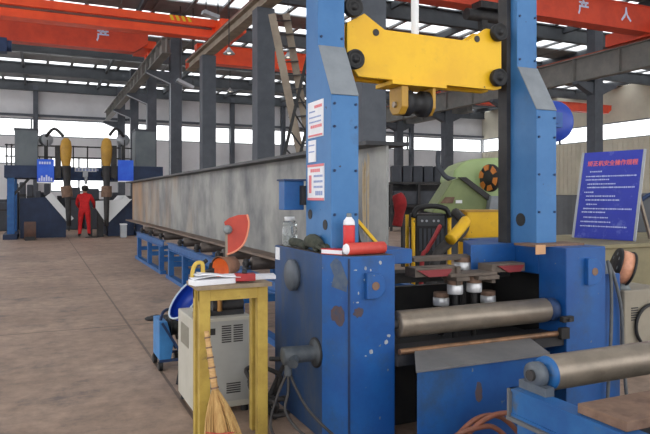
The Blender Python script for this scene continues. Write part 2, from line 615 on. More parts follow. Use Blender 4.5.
# ------------------------------------------------------------------ building columns with crane brackets
def make_column(x, y, label, group, brackets, ht=8.85, edge=True):
    t = thing('steel_column', label, 'column', (x, y, 0), group)
    c = MB()
    hx, hy = 0.225, 0.21
    c.box(x - hx, x + hx, y - hy, y - hy + 0.03, 0, ht)
    c.box(x - hx, x + hx, y + hy - 0.03, y + hy, 0, ht)
    c.box(x - hx, x - hx + 0.03, y - hy + 0.03, y + hy - 0.03, 0, ht)
    c.box(x + hx - 0.03, x + hx, y - hy + 0.03, y + hy - 0.03, 0, ht)
    obj('shaft', c, M_column, t)
    obj('base_plate', MB().box(x - 0.32, x + 0.32, y - 0.32, y + 0.32, 0, 0.03), M_column, t)
    for sx, reach, zt in brackets:
        b = MB()
        x0 = x + sx * 0.225
        poly = [(x0, zt), (x0 + sx * reach, zt), (x0 + sx * reach, zt - 0.12), (x0, zt - 0.5)]
        b.prism(poly, fXZ, y - 0.15, y + 0.15)
        br = obj('bracket', b, M_column, t)
        if edge:  # pale strips paint in the light along bracket and flange edge
            e = MB()
            e.bar((x0 + sx * reach, y - 0.155, zt - 0.12), (x0, y - 0.155, zt - 0.5), 0.04, 0.04)
            obj('lit_edge', e, M_galv, br)
            obj('lit_edge', MB().bar((x0 + sx * 0.02, y - 0.21, zt - 0.5), (x0 + sx * 0.02, y - 0.21, 0.05), 0.035, 0.035), M_galv, br)
    return t

order = ['nearest dark steel column of the centre row, behind the yellow crossbeam',
         'second dark steel column of the centre row, left of the blue machine column',
         'third dark steel column of the centre row, rising above the long beam',
         'fourth dark steel column of the centre row, with lit edge painted on its bracket',
         'fifth dark steel column of the centre row, beside the far welding gantry',
         'sixth dark steel column of the centre row, far behind the welding gantry',
         'farthest dark steel column of the centre row, by the back wall']
for k in range(7):
    make_column(5.1, (9.45, 14.95, 20.65, 26.1, 32.2, 38.4, 44.75)[k], order[k], 'steel columns of the centre row', [(-1, 0.95, 6.45)] if k > 2 else [], 6.02 if k < 3 else 8.85)
order2 = ['dark steel column of the right row, above the blue text board',
          'second dark steel column of the right row, behind the blue machine column',
          'blue grey steel column of the right row, left of the machine column',
          'slim far steel column of the right row, right of the beam end',
          'farthest steel column of the right row, near the back wall']
for k in range(5):
    make_column(20.7, 18.9 + 5.15 * k, order2[k], 'steel columns of the right row', [(-1, 0.85, 6.0), (1, 0.85, 6.0)], 8.85, False)

def runway(name_label, x, y0, y1, zb, zt, m, rail_m, step=2.0, off=0.0):
    t = thing('crane_runway', name_label, 'crane runway', (x, (y0 + y1) / 2, zb), 'crane runway beams')
    b = MB()
    b.box(x - 0.16, x + 0.16, y0, y1, zb, zb + 0.03)
    b.box(x - 0.16, x + 0.16, y0, y1, zt - 0.03, zt)
    b.box(x - 0.015, x + 0.015, y0, y1, zb + 0.03, zt - 0.03)
    obj('girder', b, m, t)
    y = y0 + 0.3
    while y < y1:
        obj('stiffener', MB().box(x - 0.14, x + 0.14, y - 0.02, y + 0.02, zb + 0.03, zt - 0.03), m, t)
        y += step
    obj('rail', MB().box(x - 0.06, x + 0.06, y0, y1, zt, zt + (0.08 if zt > 6.5 else 0.16)), rail_m, t)
    return t
M_redrail = mat('conductor_red', (150, 74, 52), (128, 66, 52), 3.0, rough=0.6)
M_redbrown = mat('runway_redbrown', (120, 84, 76), (104, 74, 70), 2.0, rough=0.65)
runway('grey crane runway beam with stiffener ribs at the left, above the far gantry', 4.13, 22.65, 44.5, 6.45, 7.02, M_runway, M_dark, 1.2)
runway('reddish crane runway beam rising steeply over the long beam', 5.1, 6, 23.4, 6.02, 6.36, M_tan, M_redbrown, 40)
runway('dark crane runway beam with orange rail at the right', 19.85, 10, 44.5, 6.0, 6.95, M_runway, M_redrail, 2.2)
runway('far crane runway beam beyond the right column row', 21.55, 28, 44.5, 6.0, 6.95, M_runway, M_dark, 2.2)

# ------------------------------------------------------------------ overhead cranes
def crane(label, x0, x1, y, zb, zt, th, m, taper=0.0, text=None, name='overhead_crane'):
    t = thing(name, label, 'overhead crane', ((x0 + x1) / 2, y, zb))
    g = MB()
    h = zt - zb
    poly = [(x0 + taper, zb), (x1 - taper, zb), (x1, zb + h * 0.45), (x1, zt), (x0, zt), (x0, zb + h * 0.45)] if taper else [(x0, zb), (x1, zb), (x1, zt), (x0, zt)]
    g.prism(poly, fXZ, y, y + th)
    obj('girder', g, m, t)
    fl_ = MB()
    fl_.box(x0 + taper, x1 - taper, y - 0.06, y + th + 0.06, zb - 0.025, zb)
    fl_.box(x0, x1, y - 0.06, y + th + 0.06, zt, zt + 0.025)
    obj('flange', fl_, m, t)
    return t
# left bay, far girder with a white character
c1 = crane('deep orange overhead crane girder with one white character, upper left', -14, 3.95, 25.75, 7.1, 7.84, 0.45, M_orange2, 0.5)
lettering('lettering', '产', 0.5, M_signwhite, c1, (2.0, 25.74, 7.42), (1, 0, 0), (0, 0, 1), 0.003, 0.012)
e = MB()
e.box(3.6, 4.3, 25.9, 27.6, 7.3, 7.6)
e.box(4.06, 4.2, 26.4, 26.7, 7.11, 7.35)
e.box(4.06, 4.2, 27.1, 27.4, 7.11, 7.35)
obj('end_carriage', e, M_orange, c1)
h = MB()
h.box(-1.9, -1.05, 25.2, 25.7, 6.55, 7.05)
h.cyl((-2.2, 25.45, 6.8), (-0.9, 25.45, 6.8), 0.2)
h.tube([(-1.5, 25.45, 6.6), (-1.5, 25.45, 6.2)], 0.03)
obj('hoist', h, M_navy, c1)
# left bay, nearer slim girder with walkway channel
c2 = crane('bright orange slim overhead crane girder with a dark channel, top left', -14, 6.35, 22.1, 7.03, 7.42, 0.4, M_orange)
g = MB()
g.box(-14, 6.0, 21.92, 22.1, 7.36, 7.42)
g.box(-14, 6.0, 21.92, 21.96, 7.42, 7.62)
obj('walkway', g, M_orange, c2)
obj('channel', MB().box(-14, 5.6, 22.06, 22.1, 7.29, 7.36), M_redbrown, c2)
s = MB()
for i in range(4):
    xx = 4.15 + i * 0.2
    s.prism([(xx, 7.44), (xx + 0.1, 7.44), (xx + 0.02, 7.62), (xx - 0.08, 7.62)], fXZ, 21.9, 21.92)
obj('stripe_paint', s, mat('stripe_yellow', (236, 200, 40), rough=0.6), c2)
e = MB()
e.box(5.7, 6.6, 21.2, 23.4, 7.09, 7.5)
e.prism([(6.35, 7.5), (6.75, 7.5), (6.75, 7.8), (6.5, 7.66)], fXZ, 21.6, 22.0)
obj('end_carriage', e, M_orange, c2)
# right bay, near crane
c3 = crane('red orange overhead crane girder crossing the top right of the hall', 6.3, 19.9, 15.4, 7.12, 7.98, 0.45, M_orange2, 0.4)
lettering('lettering', '产', 0.5, M_signwhite, c3, (aty(578, 15.39), 15.39, 7.42), (1, 0, 0), (0, 0, 1), 0.003, 0.012)
lettering('lettering', '人', 0.5, M_signwhite, c3, (aty(621, 15.39), 15.39, 7.42), (1, 0, 0), (0, 0, 1), 0.003, 0.012)
e = MB()
e.box(19.6, 20.1, 13.6, 17.4, 7.04, 7.5)
obj('end_carriage', e, M_orange2, c3)
h = MB()
h.box(11.75, 12.7, 14.85, 15.3, 6.9, 7.1)
h.cyl((11.4, 15.1, 6.72), (13.0, 15.1, 6.72), 0.17)
h.box(11.9, 12.1, 15.0, 15.2, 6.3, 6.6)
obj('hoist', h, M_dark, c3)
# right bay, farther crane
c4 = crane('orange overhead crane girder seen behind the centre columns', 6.1, 19.9, 26.6, 7.1, 7.85, 0.45, M_orange, 0.3)
e = MB()
e.box(6.0, 6.4, 25.4, 28.4, 7.09, 7.5)
obj('end_carriage', e, M_orange, c4)
# third bay
c5 = crane('distant red crane girder between hoist and right machine column', 21.4, 35.5, 31.0, 7.04, 7.55, 0.45, M_orange2, 0.3)
h = MB()
h.box(22.1, 22.5, 30.7, 31.1, 6.75, 7.02)
h.tube([(22.3, 30.9, 6.8), (22.3, 30.9, 6.4)], 0.05)
obj('hoist', h, M_yelhop, c5)

# ------------------------------------------------------------------ access stair and ladder up the columns
def stair():
    t = thing('access_stair', 'tan steel stair with two stringers climbing to the crane runway', 'stair', at(300, 13.2, 197))
    a0, a1 = at(272, 13.2, 14), at(322, 13.2, z=0.0)
    b0, b1 = at(286, 13.9, 14), at(330, 13.9, z=0.0)
    for p, q in ((a0, a1), (b0, b1)):
        obj('stringer', MB().bar(p, q, 0.05, 0.16), M_tan, t)
    for i in range(18):
        k = (i + 0.5) / 18
        p, q = a0.lerp(a1, k), b0.lerp(b1, k)
        obj('tread', MB().bar(p, q, 0.2, 0.025), M_dark, t)
stair()
def ladder():
    t = thing('steel_ladder', 'thin black ladder leaning across behind the blue machine column', 'ladder', at(262, 12.4, z=0))
    a0, a1 = at(309, 12.4, 50), at(258, 12.4, z=0.0)
    b0, b1 = at(320, 12.4, 76), at(272, 12.4, z=0.0)
    for p, q in ((a0, a1), (b0, b1)):
        obj('side_rail', MB().bar(p, q, 0.04, 0.06), M_black, t)
    for i in range(12):
        k = (i + 0.5) / 12
        obj('rung', MB().cyl(a0.lerp(a1, k), b0.lerp(b1, k), 0.018, n=8), M_black, t)
ladder()

# ------------------------------------------------------------------ lamps
def lamp(px, d, py, label):
    p = at(px, d, py)
    t = thing('pendant_lamp', label, 'lamp', p, 'high bay lamps')
    obj('lamp_shade', MB().lathe([(a * 0.55, b * 0.6) for a, b in [(0.05, 0.32), (0.09, 0.25), (0.12, 0.2), (0.30, 0.02), (0.31, 0.0), (0.29, 0.01), (0.1, 0.19), (0.03, 0.24)]], p, caps=(True, False)), M_galv, t)
    obj('bulb', MB().ball(p + Vector((0, 0, 0.06)), 0.06), mat('lamp_glow', (255, 250, 235), emit=(255, 246, 225), estr=1.5), t)
    obj('hanger', MB().cyl(p + Vector((0, 0, 0.18)), (p.x, p.y, ROOF), 0.015, n=8), M_dark, t)
lamp(229, 17.5, 54, 'pale high bay lamp in front of the orange crane, left of the second column')
lamp(230, 29.0, 92, 'small high bay lamp hanging below the orange crane girder')
lamp(288, 20.5, 58, 'high bay lamp seen through the access stair')
def fix(px, d, py, px2, py2, label):
    p, q = at(px, d, py), at(px2, d + 0.3, py2)
    t = thing('tube_lamp', label, 'lamp', p, 'tube lamps')
    obj('housing', MB().bar(p, q, 0.28, 0.12), M_galv, t)
    obj('hanger', MB().cyl(q, (q.x, q.y, ROOF), 0.02, n=8).cyl(p + (q - p) * 0.2, (p.x + (q.x - p.x) * 0.2, p.y + (q.y - p.y) * 0.2, ROOF), 0.02, n=8), M_dark, t)
fix(177, 24.9, 80, 193, 88, 'pale tube lamp sticking out beside the third column')
fix(203, 20.5, 12, 218, 18, 'white lamp box below the reddish runway, near the striped crane end')

# ------------------------------------------------------------------ the straightening machine
mc = thing('straightening_machine', 'large blue beam straightening machine with two columns and yellow crossbeam', 'machine', (2.4, 3.4, 0))
lb = MB()
lb.prism([(1.43, 3.96), (1.43, 3.19), (1.506, 3.007), (1.79, 3.007), (1.79, 3.96)], fXY, 0, 1.03)
lb.box(1.79, 2.10, 3.32, 3.85, 0.94, 1.03)
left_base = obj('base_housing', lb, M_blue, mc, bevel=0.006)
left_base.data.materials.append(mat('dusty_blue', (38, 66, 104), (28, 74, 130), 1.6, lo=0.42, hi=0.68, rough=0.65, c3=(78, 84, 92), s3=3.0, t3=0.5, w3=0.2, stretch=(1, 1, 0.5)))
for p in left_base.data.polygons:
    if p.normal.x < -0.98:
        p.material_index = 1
rbm = MB()
rbm.prism([(3.0, 3.2), (3.0, 2.96), (3.36, 2.98), (3.36, 3.95), (3.22, 3.95), (3.22, 3.2)], fXY, 0, 1.03)
rbm.box(3.0, 3.22, 3.2, 3.95, 0.84, 1.03)
rbm.prism([(2.62, 3.42), (3.0, 3.42), (3.0, 3.8), (2.84, 3.8)], fXY, 0.84, 1.03)
rbm.box(3.36, 3.54, 3.02, 3.85, 0, 0.84)
right_base = obj('base_housing', rbm, M_blue, mc, bevel=0.006)
obj('cheek_plate', MB().prism([(3.36, 0.84), (3.52, 0.84), (3.37, 0.98), (3.36, 0.98)], fXZ, 3.04, 3.5), M_greycov, mc)
obj('top_plate', MB().box(2.88, 3.3, 3.1, 3.3, 1.03, 1.045), M_rust, mc)
obj('paper_tag', MB().box(2.87, 2.95, 3.085, 3.09, 0.985, 1.045), mat('tag_tan', (206, 160, 120), rough=0.8), mc)
topm = mat('oily_top', (84, 74, 64), (62, 58, 56), 6.0, rough=0.7)
obj('top_sheet', MB().prism([(1.44, 3.94), (1.44, 3.19), (1.514, 3.02), (1.78, 3.02), (1.78, 3.94)], fXY, 1.03, 1.033), topm, mc)
obj('recess_shade_plate', MB().box(3.16, 3.22, 3.2, 3.95, 0, 0.84), M_bed, mc)  # dark plate added to give the recess its black shade
obj('seam', MB().box(1.5, 1.51, 3.0, 3.01, 0.02, 1.02), M_navy, mc)
obj('paper_tag', MB().box(1.424, 1.43, 3.86, 3.93, 0.94, 1.02), M_paper, mc)
for x0 in (1.5, 3.0):
    cm = MB().prism([(3.5 if x0 > 2 else 3.59, 1.03), (3.22, 1.03), (3.22, 1.925), (3.404, 2.248), (3.404, 3.0), (3.5 if x0 > 2 else 3.59, 3.0)], fYZ, x0, x0 + 0.175)
    col = obj('column', cm, M_colblue, mc, bevel=0.005)
    n = Vector((0, -(2.248 - 1.925), 0.184)).normalized()
    sl = MB()
    sl.hexa([Vector(p) + n * k for k in (0.001, 0.006) for p in ((x0, 3.222, 1.93), (x0 + 0.175, 3.222, 1.93), (x0 + 0.175, 3.402, 2.244), (x0, 3.402, 2.244))])
    obj('slanted_cover', sl, M_greycov, col)
    bo = MB()
    for z in (1.25, 1.5, 1.75, 1.88):
        for xx in (x0 + 0.02, x0 + 0.155):
            bo.cyl((xx, 3.22, z), (xx, 3.212, z), 0.008, n=8)
    for z in (2.3, 2.6):
        for xx in (x0 + 0.02, x0 + 0.155):
            bo.cyl((xx, 3.404, z), (xx, 3.396, z), 0.008, n=8)
    obj('bolt', bo, M_navy, col)
    if x0 < 2:
        for y, z in ((3.52, 1.245), (3.30, 1.19)):
            obj('access_hole', MB().cyl((x0 + 0.001, y, z), (x0 - 0.003, y, z), 0.03, n=20), M_black, col)
    else:
        obj('access_hole', MB().cyl((x0 + 0.001, 3.37, 1.195), (x0 - 0.003, 3.37, 1.195), 0.045, n=20), M_black, col)
# notices on the left column
def notice(y0, y1, z0, z1, lines):
    s = obj('notice', MB().box(1.495, 1.4995, y0, y1, z0, z1), M_paper, mc)
    for (ya, yb, za, zb, k) in lines:
        Y = lambda f: y1 - (y1 - y0) * f
        Z = lambda f: z1 - (z1 - z0) * f
        obj('print', MB().box(1.493, 1.4955, Y(yb), Y(ya), Z(zb), Z(za)), M_print_r if k == 'r' else M_print_b, s)
def dashes(x0, x1, z0, z1, n, k):
    out = []
    w = (x1 - x0) / n
    for i in range(n):
        out.append((x0 + i * w, x0 + (i + 0.72) * w, z0, z1, k))
    return out
L1 = dashes(0.45, 0.95, 0.12, 0.2, 6, 'r') + dashes(0.1, 0.5, 0.26, 0.3, 5, 'b') + dashes(0.1, 0.9, 0.42, 0.46, 8, 'b') + dashes(0.1, 0.9, 0.55, 0.59, 8, 'b') + dashes(0.2, 0.95, 0.66, 0.74, 6, 'r') + [(0.05, 0.95, 0.92, 0.97, 'r')]
notice(3.32, 3.545, 1.705, 1.92, L1)
notice(3.43, 3.54, 1.56, 1.69, dashes(0.1, 0.9, 0.2, 0.26, 5, 'b') + dashes(0.1, 0.9, 0.5, 0.56, 5, 'b'))
L2 = [(0.0, 1.0, 0.0, 0.07, 'r'), (0.0, 1.0, 0.93, 1.0, 'r')] + dashes(0.2, 0.8, 0.13, 0.22, 5, 'r') + dashes(0.4, 0.95, 0.3, 0.36, 6, 'b') + dashes(0.4, 0.95, 0.45, 0.51, 6, 'b') + dashes(0.4, 0.95, 0.6, 0.66, 6, 'b') + dashes(0.5, 0.95, 0.74, 0.86, 4, 'b') + [(0.1, 0.25, 0.3, 0.8, 'r')]
notice(3.31, 3.55, 1.33, 1.545, L2)
# guide rails on the inner faces
obj('guide_rail', MB().box(1.675, 1.70, 3.47, 3.58, 1.03, 3.0), M_dark, mc)
obj('guide_rail', MB().box(2.965, 3.0, 3.47, 3.56, 1.03, 3.0), M_dark, mc)
# crossbeam
cb = MB()
poly = [(1.72, 2.42), (1.84, 2.49), (1.985, 2.405), (2.62, 2.40), (2.78, 2.50), (2.91, 2.50), (2.91, 2.10), (2.86, 2.085), (1.80, 2.095), (1.72, 2.19)]
cb.prism(poly, fXZ, 3.46, 3.49)
cb.prism(poly, fXZ, 3.60, 3.63)
cb.box(1.9, 2.75, 3.49, 3.60, 2.11, 2.38)
beam = obj('crossbeam', cb, M_yellow, mc, bevel=0.003)
for x, z in ((1.745, 2.507), (1.755, 2.19), (2.862, 2.475), (2.858, 2.165)):
    r = obj('guide_roller', MB().lathe([(0.03, 0), (0.058, 0.005), (0.06, 0.015), (0.06, 0.05), (0.05, 0.055), (0.045, 0.045), (0.02, 0.045), (0.02, 0.06)], (x, 3.458, z), (0, -1, 0), 24), M_black, beam)
for x, z in ((1.92, 2.38), (2.70, 2.42)):
    obj('pin_hole', MB().cyl((x, 3.461, z), (x, 3.455, z), 0.022, n=16), M_dark, beam)
obj('hanger_plate', MB().box(2.03, 2.44, 3.44, 3.66, 2.065, 2.09), M_yellow, beam)
hb = MB()
hb.prism([(3.46, 2.065), (3.46, 1.93), (3.50, 1.885), (3.58, 1.885), (3.62, 1.93), (3.62, 2.065)], fYZ, 2.11, 2.16)
obj('roller_bracket', hb, M_yelhop, beam, bevel=0.005)
hb2 = MB()
hb2.prism([(3.46, 2.065), (3.46, 1.93), (3.50, 1.885), (3.58, 1.885), (3.62, 1.93), (3.62, 2.065)], fYZ, 2.345, 2.37)
obj('roller_bracket', hb2, M_yelhop, beam, bevel=0.005)
obj('press_roller', MB().lathe([(0.03, 0), (0.085, 0.0), (0.085, 0.05), (0.065, 0.055), (0.065, 0.13), (0.085, 0.135), (0.085, 0.185), (0.03, 0.185)], (2.16, 3.54, 1.965), (1, 0, 0), 28), M_black, beam)
obj('roller_bolt', MB().cyl((2.095, 3.54, 1.95), (2.11, 3.54, 1.95), 0.02, n=10), M_steel, beam)
obj('lift_rod', MB().cyl((2.265, 3.55, 2.38), (2.265, 3.55, 3.3), 0.026, n=16), M_white, beam)
# round covers, lugs, fittings
def lug(x0, x1, y, z0, z1, parent):
    h, w = (z1 - z0), (x1 - x0)
    poly = [(x0, z0)] + [(x0 + w * (0.45 + 0.55 * math.sin(a)), z0 + h * (0.5 - 0.5 * math.cos(a))) for a in [math.pi * i / 10 for i in range(11)]] + [(x0, z1)]
    b = MB().prism(poly, fXZ, y - 0.03, y)
    l = obj('lifting_lug', b, M_blue, parent, bevel=0.004)
    obj('eye_hole', MB().cyl((x0 + w * 0.45, y - 0.029, (z0 + z1) / 2), (x0 + w * 0.45, y - 0.033, (z0 + z1) / 2), w * 0.2, n=14), M_rust, l)
lug(1.60, 1.715, 3.007, 0.80, 0.94, left_base)
lug(3.165, 3.29, 2.97, 0.79, 0.96, right_base)
obj('round_cover', MB().lathe([(0.095, 0), (0.095, 0.03), (0.085, 0.04), (0.01, 0.042)], (1.43, 3.60, 0.872), (-1, 0, 0), 28), mat('cover_slate', (84, 92, 102), (100, 106, 114), 6.0, rough=0.6), mc)
fm = MB()
fm.lathe([(0.075, 0), (0.075, 0.015), (0.04, 0.016), (0.045, 0.05), (0.048, 0.13), (0.05, 0.2), (0.03, 0.205)], (1.43, 3.27, 0.47), (-1, 0, 0), 24)
fm.cyl((1.26, 3.27, 0.45), (1.26, 3.27, 0.36), 0.022, n=12)
fm.cyl((1.3, 3.27, 0.47), (1.26, 3.2, 0.44), 0.03, n=12)
obj('sensor_motor', fm, mat('motor_grey', (60, 66, 72), (80, 84, 88), 12.0, rough=0.55), mc)
fm = MB().lathe([(0.085, 0), (0.085, 0.012), (0.05, 0.013)], (1.432, 3.27, 0.47), (-1, 0, 0), 24)
obj('sensor_flange', fm, M_black, mc)
obj('motor_cover', MB().lathe([(0.06, 0.06), (0.14, 0.05), (0.155, 0.02), (0.155, -0.06), (0.14, -0.08), (0.02, -0.082)], (3.51, 3.60, 1.916), (-0.35, -0.93, 0.0), 36), M_bluebasin, mc)
obj('cover_bracket', MB().box(3.17, 3.42, 3.44, 3.49, 1.88, 1.95).box(3.36, 3.5, 3.49, 3.56, 1.86, 1.97), M_blue, mc)
# junction box on the far side of the left column
jb = obj('junction_box', MB().box(1.37, 1.50, 3.62, 3.72, 1.27, 1.45), M_convblue, mc, bevel=0.004)
obj('box_lid', MB().box(1.36, 1.51, 3.60, 3.73, 1.45, 1.46), M_navy, jb)
obj('box_bracket', MB().box(1.47, 1.53, 3.585, 3.64, 1.30, 1.42), M_dark, mc)
# bed, rollers and clamps in the gap
obj('machine_bed', MB().box(1.79, 3.0, 3.22, 3.92, 0, 0.45), M_bed, mc)
obj('back_shade_plate', MB().box(1.79, 3.16, 3.86, 3.92, 0.45, 0.71), M_bed, mc)  # dark backing added so the shaded gap reads black
obj('front_beam', MB().box(1.79, 3.0, 2.98, 3.2, 0.42, 0.485), M_dark, mc)
obj('guide_bar', MB().cyl((1.795, 2.968, 0.502), (2.99, 2.968, 0.502), 0.017, n=12), mat('oily_brass', (140, 104, 76), (92, 72, 56), 12.0, rough=0.4, metal=0.5), mc)
mr = obj('main_roller', MB().lathe([(0.03, 0), (0.068, 0.0), (0.075, 0.01), (0.075, 1.08), (0.074, 1.081)], (1.825, 3.05, 0.637), (1, 0, 0), 32), M_rollsteel, mc)
obj('roller_collar', MB().lathe([(0.074, 0), (0.072, 0.07), (0.05, 0.075), (0.05, 0.09)], (2.906, 3.05, 0.637), (1, 0, 0), 32), M_navy, mc)
obj('roller_axle', MB().cyl((1.79, 3.05, 0.637), (3.0, 3.05, 0.637), 0.028, n=16), M_dark, mc)
fb = MB().hexa([(1.735, 2.70, 0), (2.6, 2.70, 0), (2.66, 2.94, 0), (1.93, 2.94, 0), (1.735, 2.70, 0.468), (2.6, 2.70, 0.466), (2.66, 2.94, 0.486), (1.93, 2.94, 0.49)])
obj('front_block', fb, M_blue, mc, bevel=0.004)
tp = MB()
lo_, hi_ = [], []
for dz in (0.0, 0.012):
    hi_ += [(1.72, 2.685, 0.468 + dz), (2.60, 2.685, 0.466 + dz), (2.70, 2.95, 0.486 + dz), (1.88, 2.95, 0.49 + dz)]
tp.hexa(hi_)
obj('block_top_plate', tp, mat('dirty_plate', (104, 104, 106), (124, 122, 122), 4.0, rough=0.45, c3=(92, 78, 68), s3=5, t3=0.6, w3=0.15), mc)
for (x0, x1, red) in ((2.07, 2.36, (2.08, 2.33)), (2.66, 2.92, (2.69, 2.90))):
    a = obj('clamp_arm', MB().box(x0, x1, 3.24, 3.36, 0.862, 0.918), M_grime, mc, bevel=0.003)
    obj('red_edge', MB().prism([(red[0], 0.905), (red[1], 0.905), (red[1] - 0.03, 0.862), (red[0] + 0.08, 0.862)], fXZ, 3.225, 3.24), mat('arm_red', (126, 34, 40), rough=0.5), a)
obj('slide_beam', MB().box(2.0, 2.98, 3.45, 3.62, 0.80, 0.865), M_bed, mc)
boxes('arm_plate', [(2.36, 2.39, 3.22, 3.36, 0.80, 0.918), (2.63, 2.66, 3.22, 3.36, 0.80, 0.918)], M_grime, mc, 0.002)
sbk = obj('shaft_bracket', MB().box(2.94, 3.03, 2.925, 2.957, 0.575, 0.61), M_bed, mc, bevel=0.003)
obj('bracket_bolt', MB().cyl((2.985, 2.925, 0.59), (2.985, 2.91, 0.59), 0.012, n=10), M_dark, sbk)
obj('shaft_bracket', MB().box(2.93, 3.0, 2.93, 2.962, 0.47, 0.54), M_bed, mc, bevel=0.003)
def vroll(px, y, py, r, h, plate):
    x = aty(px, y)
    d = dist(x, y)
    zc = EYE - (py - 197) * d / FPX
    o = obj('side_roller', MB().lathe([(0.02, -h / 2), (r * 0.95, -h / 2), (r, -h / 2 + 0.008), (r, h / 2 - 0.006), (r * 0.9, h / 2), (0.02, h / 2)], (x, y, zc), (0, 0, 1), 24), M_silver, mc)
    c = MB()
    c.cyl((x, y, zc + h / 2), (x, y, zc + h / 2 + plate), r * 0.95, n=20)
    obj('roller_cap', c, M_rust, o)
    obj('roller_post', MB().cyl((x, y, zc - h / 2), (x, y, 0.46), 0.02, n=10), M_bed, o)
vroll(463, 3.5, 266, 0.062, 0.06, 0.03)
vroll(455, 3.27, 289, 0.05, 0.06, 0.045)
vroll(474, 3.27, 287, 0.05, 0.06, 0.045)
vroll(441, 3.4, 301, 0.052, 0.055, 0.03)
vroll(488, 3.45, 299, 0.052, 0.055, 0.03)
boxes('bracket_plate', [(2.3, 2.66, 3.2, 3.36, 0.855, 0.875), (2.2, 2.75, 3.46, 3.6, 0.93, 0.955), (2.33, 2.43, 3.18, 3.34, 0.83, 0.855), (2.50, 2.66, 3.18, 3.34, 0.83, 0.855)], M_grime, mc, 0.003)
# wear marks with their own outlines
def blob(y0, cx, cz, rx, rz, seed, n=18):
    rr = random.Random(seed)
    return [(cx + rx * math.cos(2 * math.pi * i / n) * rr.uniform(0.65, 1.1), cz + rz * math.sin(2 * math.pi * i / n) * rr.uniform(0.65, 1.1)) for i in range(n)]
dch = Vector((1.506 - 1.43, 3.007 - 3.19, 0)).normalized()
nch = Vector((dch.y, -dch.x, 0))
pch = lambda u_, v_, t_: Vector((1.43, 3.19, 0)) + dch * u_ + nch * t_ + Vector((0, 0, v_))
rust_red = mat('rust_red', (84, 66, 66), (60, 66, 86), 30.0, rough=0.8)
worn = mat('worn_metal', (80, 92, 106), (44, 70, 106), 14.0, rough=0.5)
obj('rust_patch', MB().prism(blob(0, 0.12, 0.71, 0.06, 0.06, 3), pch, 0.0, 0.001), rust_red, left_base)
obj('worn_patch', MB().prism([(0.07, 0.86), (0.18, 0.84), (0.19, 0.9), (0.14, 1.0), (0.1, 1.02), (0.06, 0.98), (0.09, 0.92)], pch, 0.0, 0.001), worn, left_base)
obj('rust_patch', MB().prism(blob(0, 1.56, 0.73, 0.035, 0.03, 5), fXZ, 3.006, 3.007), rust_red, left_base)
chip = mat('bare_chip', (164, 170, 176), (130, 138, 150), 20.0, rough=0.5)
rq = random.Random(11)
for i in range(12):
    cx, cz = rq.uniform(1.53, 1.70), rq.uniform(0.78, 1.0)
    if i > 7:
        cx, cz = rq.uniform(1.53, 1.77), rq.uniform(0.4, 0.8)
    obj('paint_chip', MB().prism(blob(0, cx, cz, rq.uniform(0.004, 0.014), rq.uniform(0.004, 0.016), i, 10), fXZ, 3.0055, 3.007), chip, left_base)
obj('rust_patch', MB().prism(blob(0, 2.12, 0.32, 0.03, 0.06, 8), fXZ, 2.699, 2.7), rust_red, mc)

# ------------------------------------------------------------------ the workpiece: a long welded H-beam
hb = thing('steel_h_beam', 'long grey welded steel beam lying on the roller conveyor', 'steel beam', (2.32, 11.0, 0.715))
MBEAM = beam_mat()
obj('web', MB().box(2.32, 2.338, 4.02, 17.8, 0.74, 1.728), MBEAM, hb)
stk = MB()
rs = random.Random(4)
for i in range(5):
    y0 = (4.28, 4.33, 4.36, 4.50, 4.75)[i]
    stk.prism([(y0, 1.66 - 0.05 * i), (y0 + 0.035, 1.70 - 0.04 * i), (y0 + 0.04, 1.3), (y0 + 0.025, 0.95 + 0.05 * i), (y0 + 0.008, 1.1)], fYZ, 2.319, 2.3201)
st_ = obj('rust_streak', stk, mat('ochre_streak', (164, 142, 106), (170, 160, 144), 9.0, rough=0.7), hb)
st_['kind'] = 'stuff'
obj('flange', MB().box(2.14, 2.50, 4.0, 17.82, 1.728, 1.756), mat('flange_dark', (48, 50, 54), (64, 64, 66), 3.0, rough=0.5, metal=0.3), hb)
obj('flange', MB().box(2.14, 2.50, 4.0, 17.82, 0.713, 0.74), mat('flange_rusty', (120, 100, 86), (96, 84, 76), 3.0, rough=0.6, metal=0.2), hb)

# ------------------------------------------------------------------ roller conveyors
def roller_unit(parent, x0, x1, y, z, r, m, blue_end=False):
    ro = obj('roller', MB().lathe([(0.025, 0), (r * 0.9, 0), (r, 0.008), (r, x1 - x0 - 0.008), (r * 0.9, x1 - x0), (0.025, x1 - x0)], (x0, y, z), (1, 0, 0), 28), m, parent)
    if blue_end:
        obj('end_disc', MB().lathe([(0.02, -0.012), (r * 0.93, -0.012), (r * 0.97, 0.0), (r * 0.97, 0.012)], (x0, y, z), (1, 0, 0), 28), M_convblue, ro)
    obj('axle', MB().cyl((x0 - 0.09, y, z), (x1 + 0.09, y, z), 0.022, n=14), M_dark, ro)
    for xb in (x0 - 0.055, x1 + 0.055):
        b = MB()
        b.lathe([(0.024, -0.022), (0.05, -0.02), (0.052, 0.0), (0.05, 0.02), (0.024, 0.022)], (xb, y, z), (1, 0, 0), 20)
        b.box(xb - 0.022, xb + 0.022, y - 0.075, y + 0.075, z - 0.072, z - 0.035)
        obj('bearing_block', b, mat('bearing_grey', (80, 88, 98), (98, 104, 110), 12.0, rough=0.5) if blue_end else M_dark, ro)
    return ro
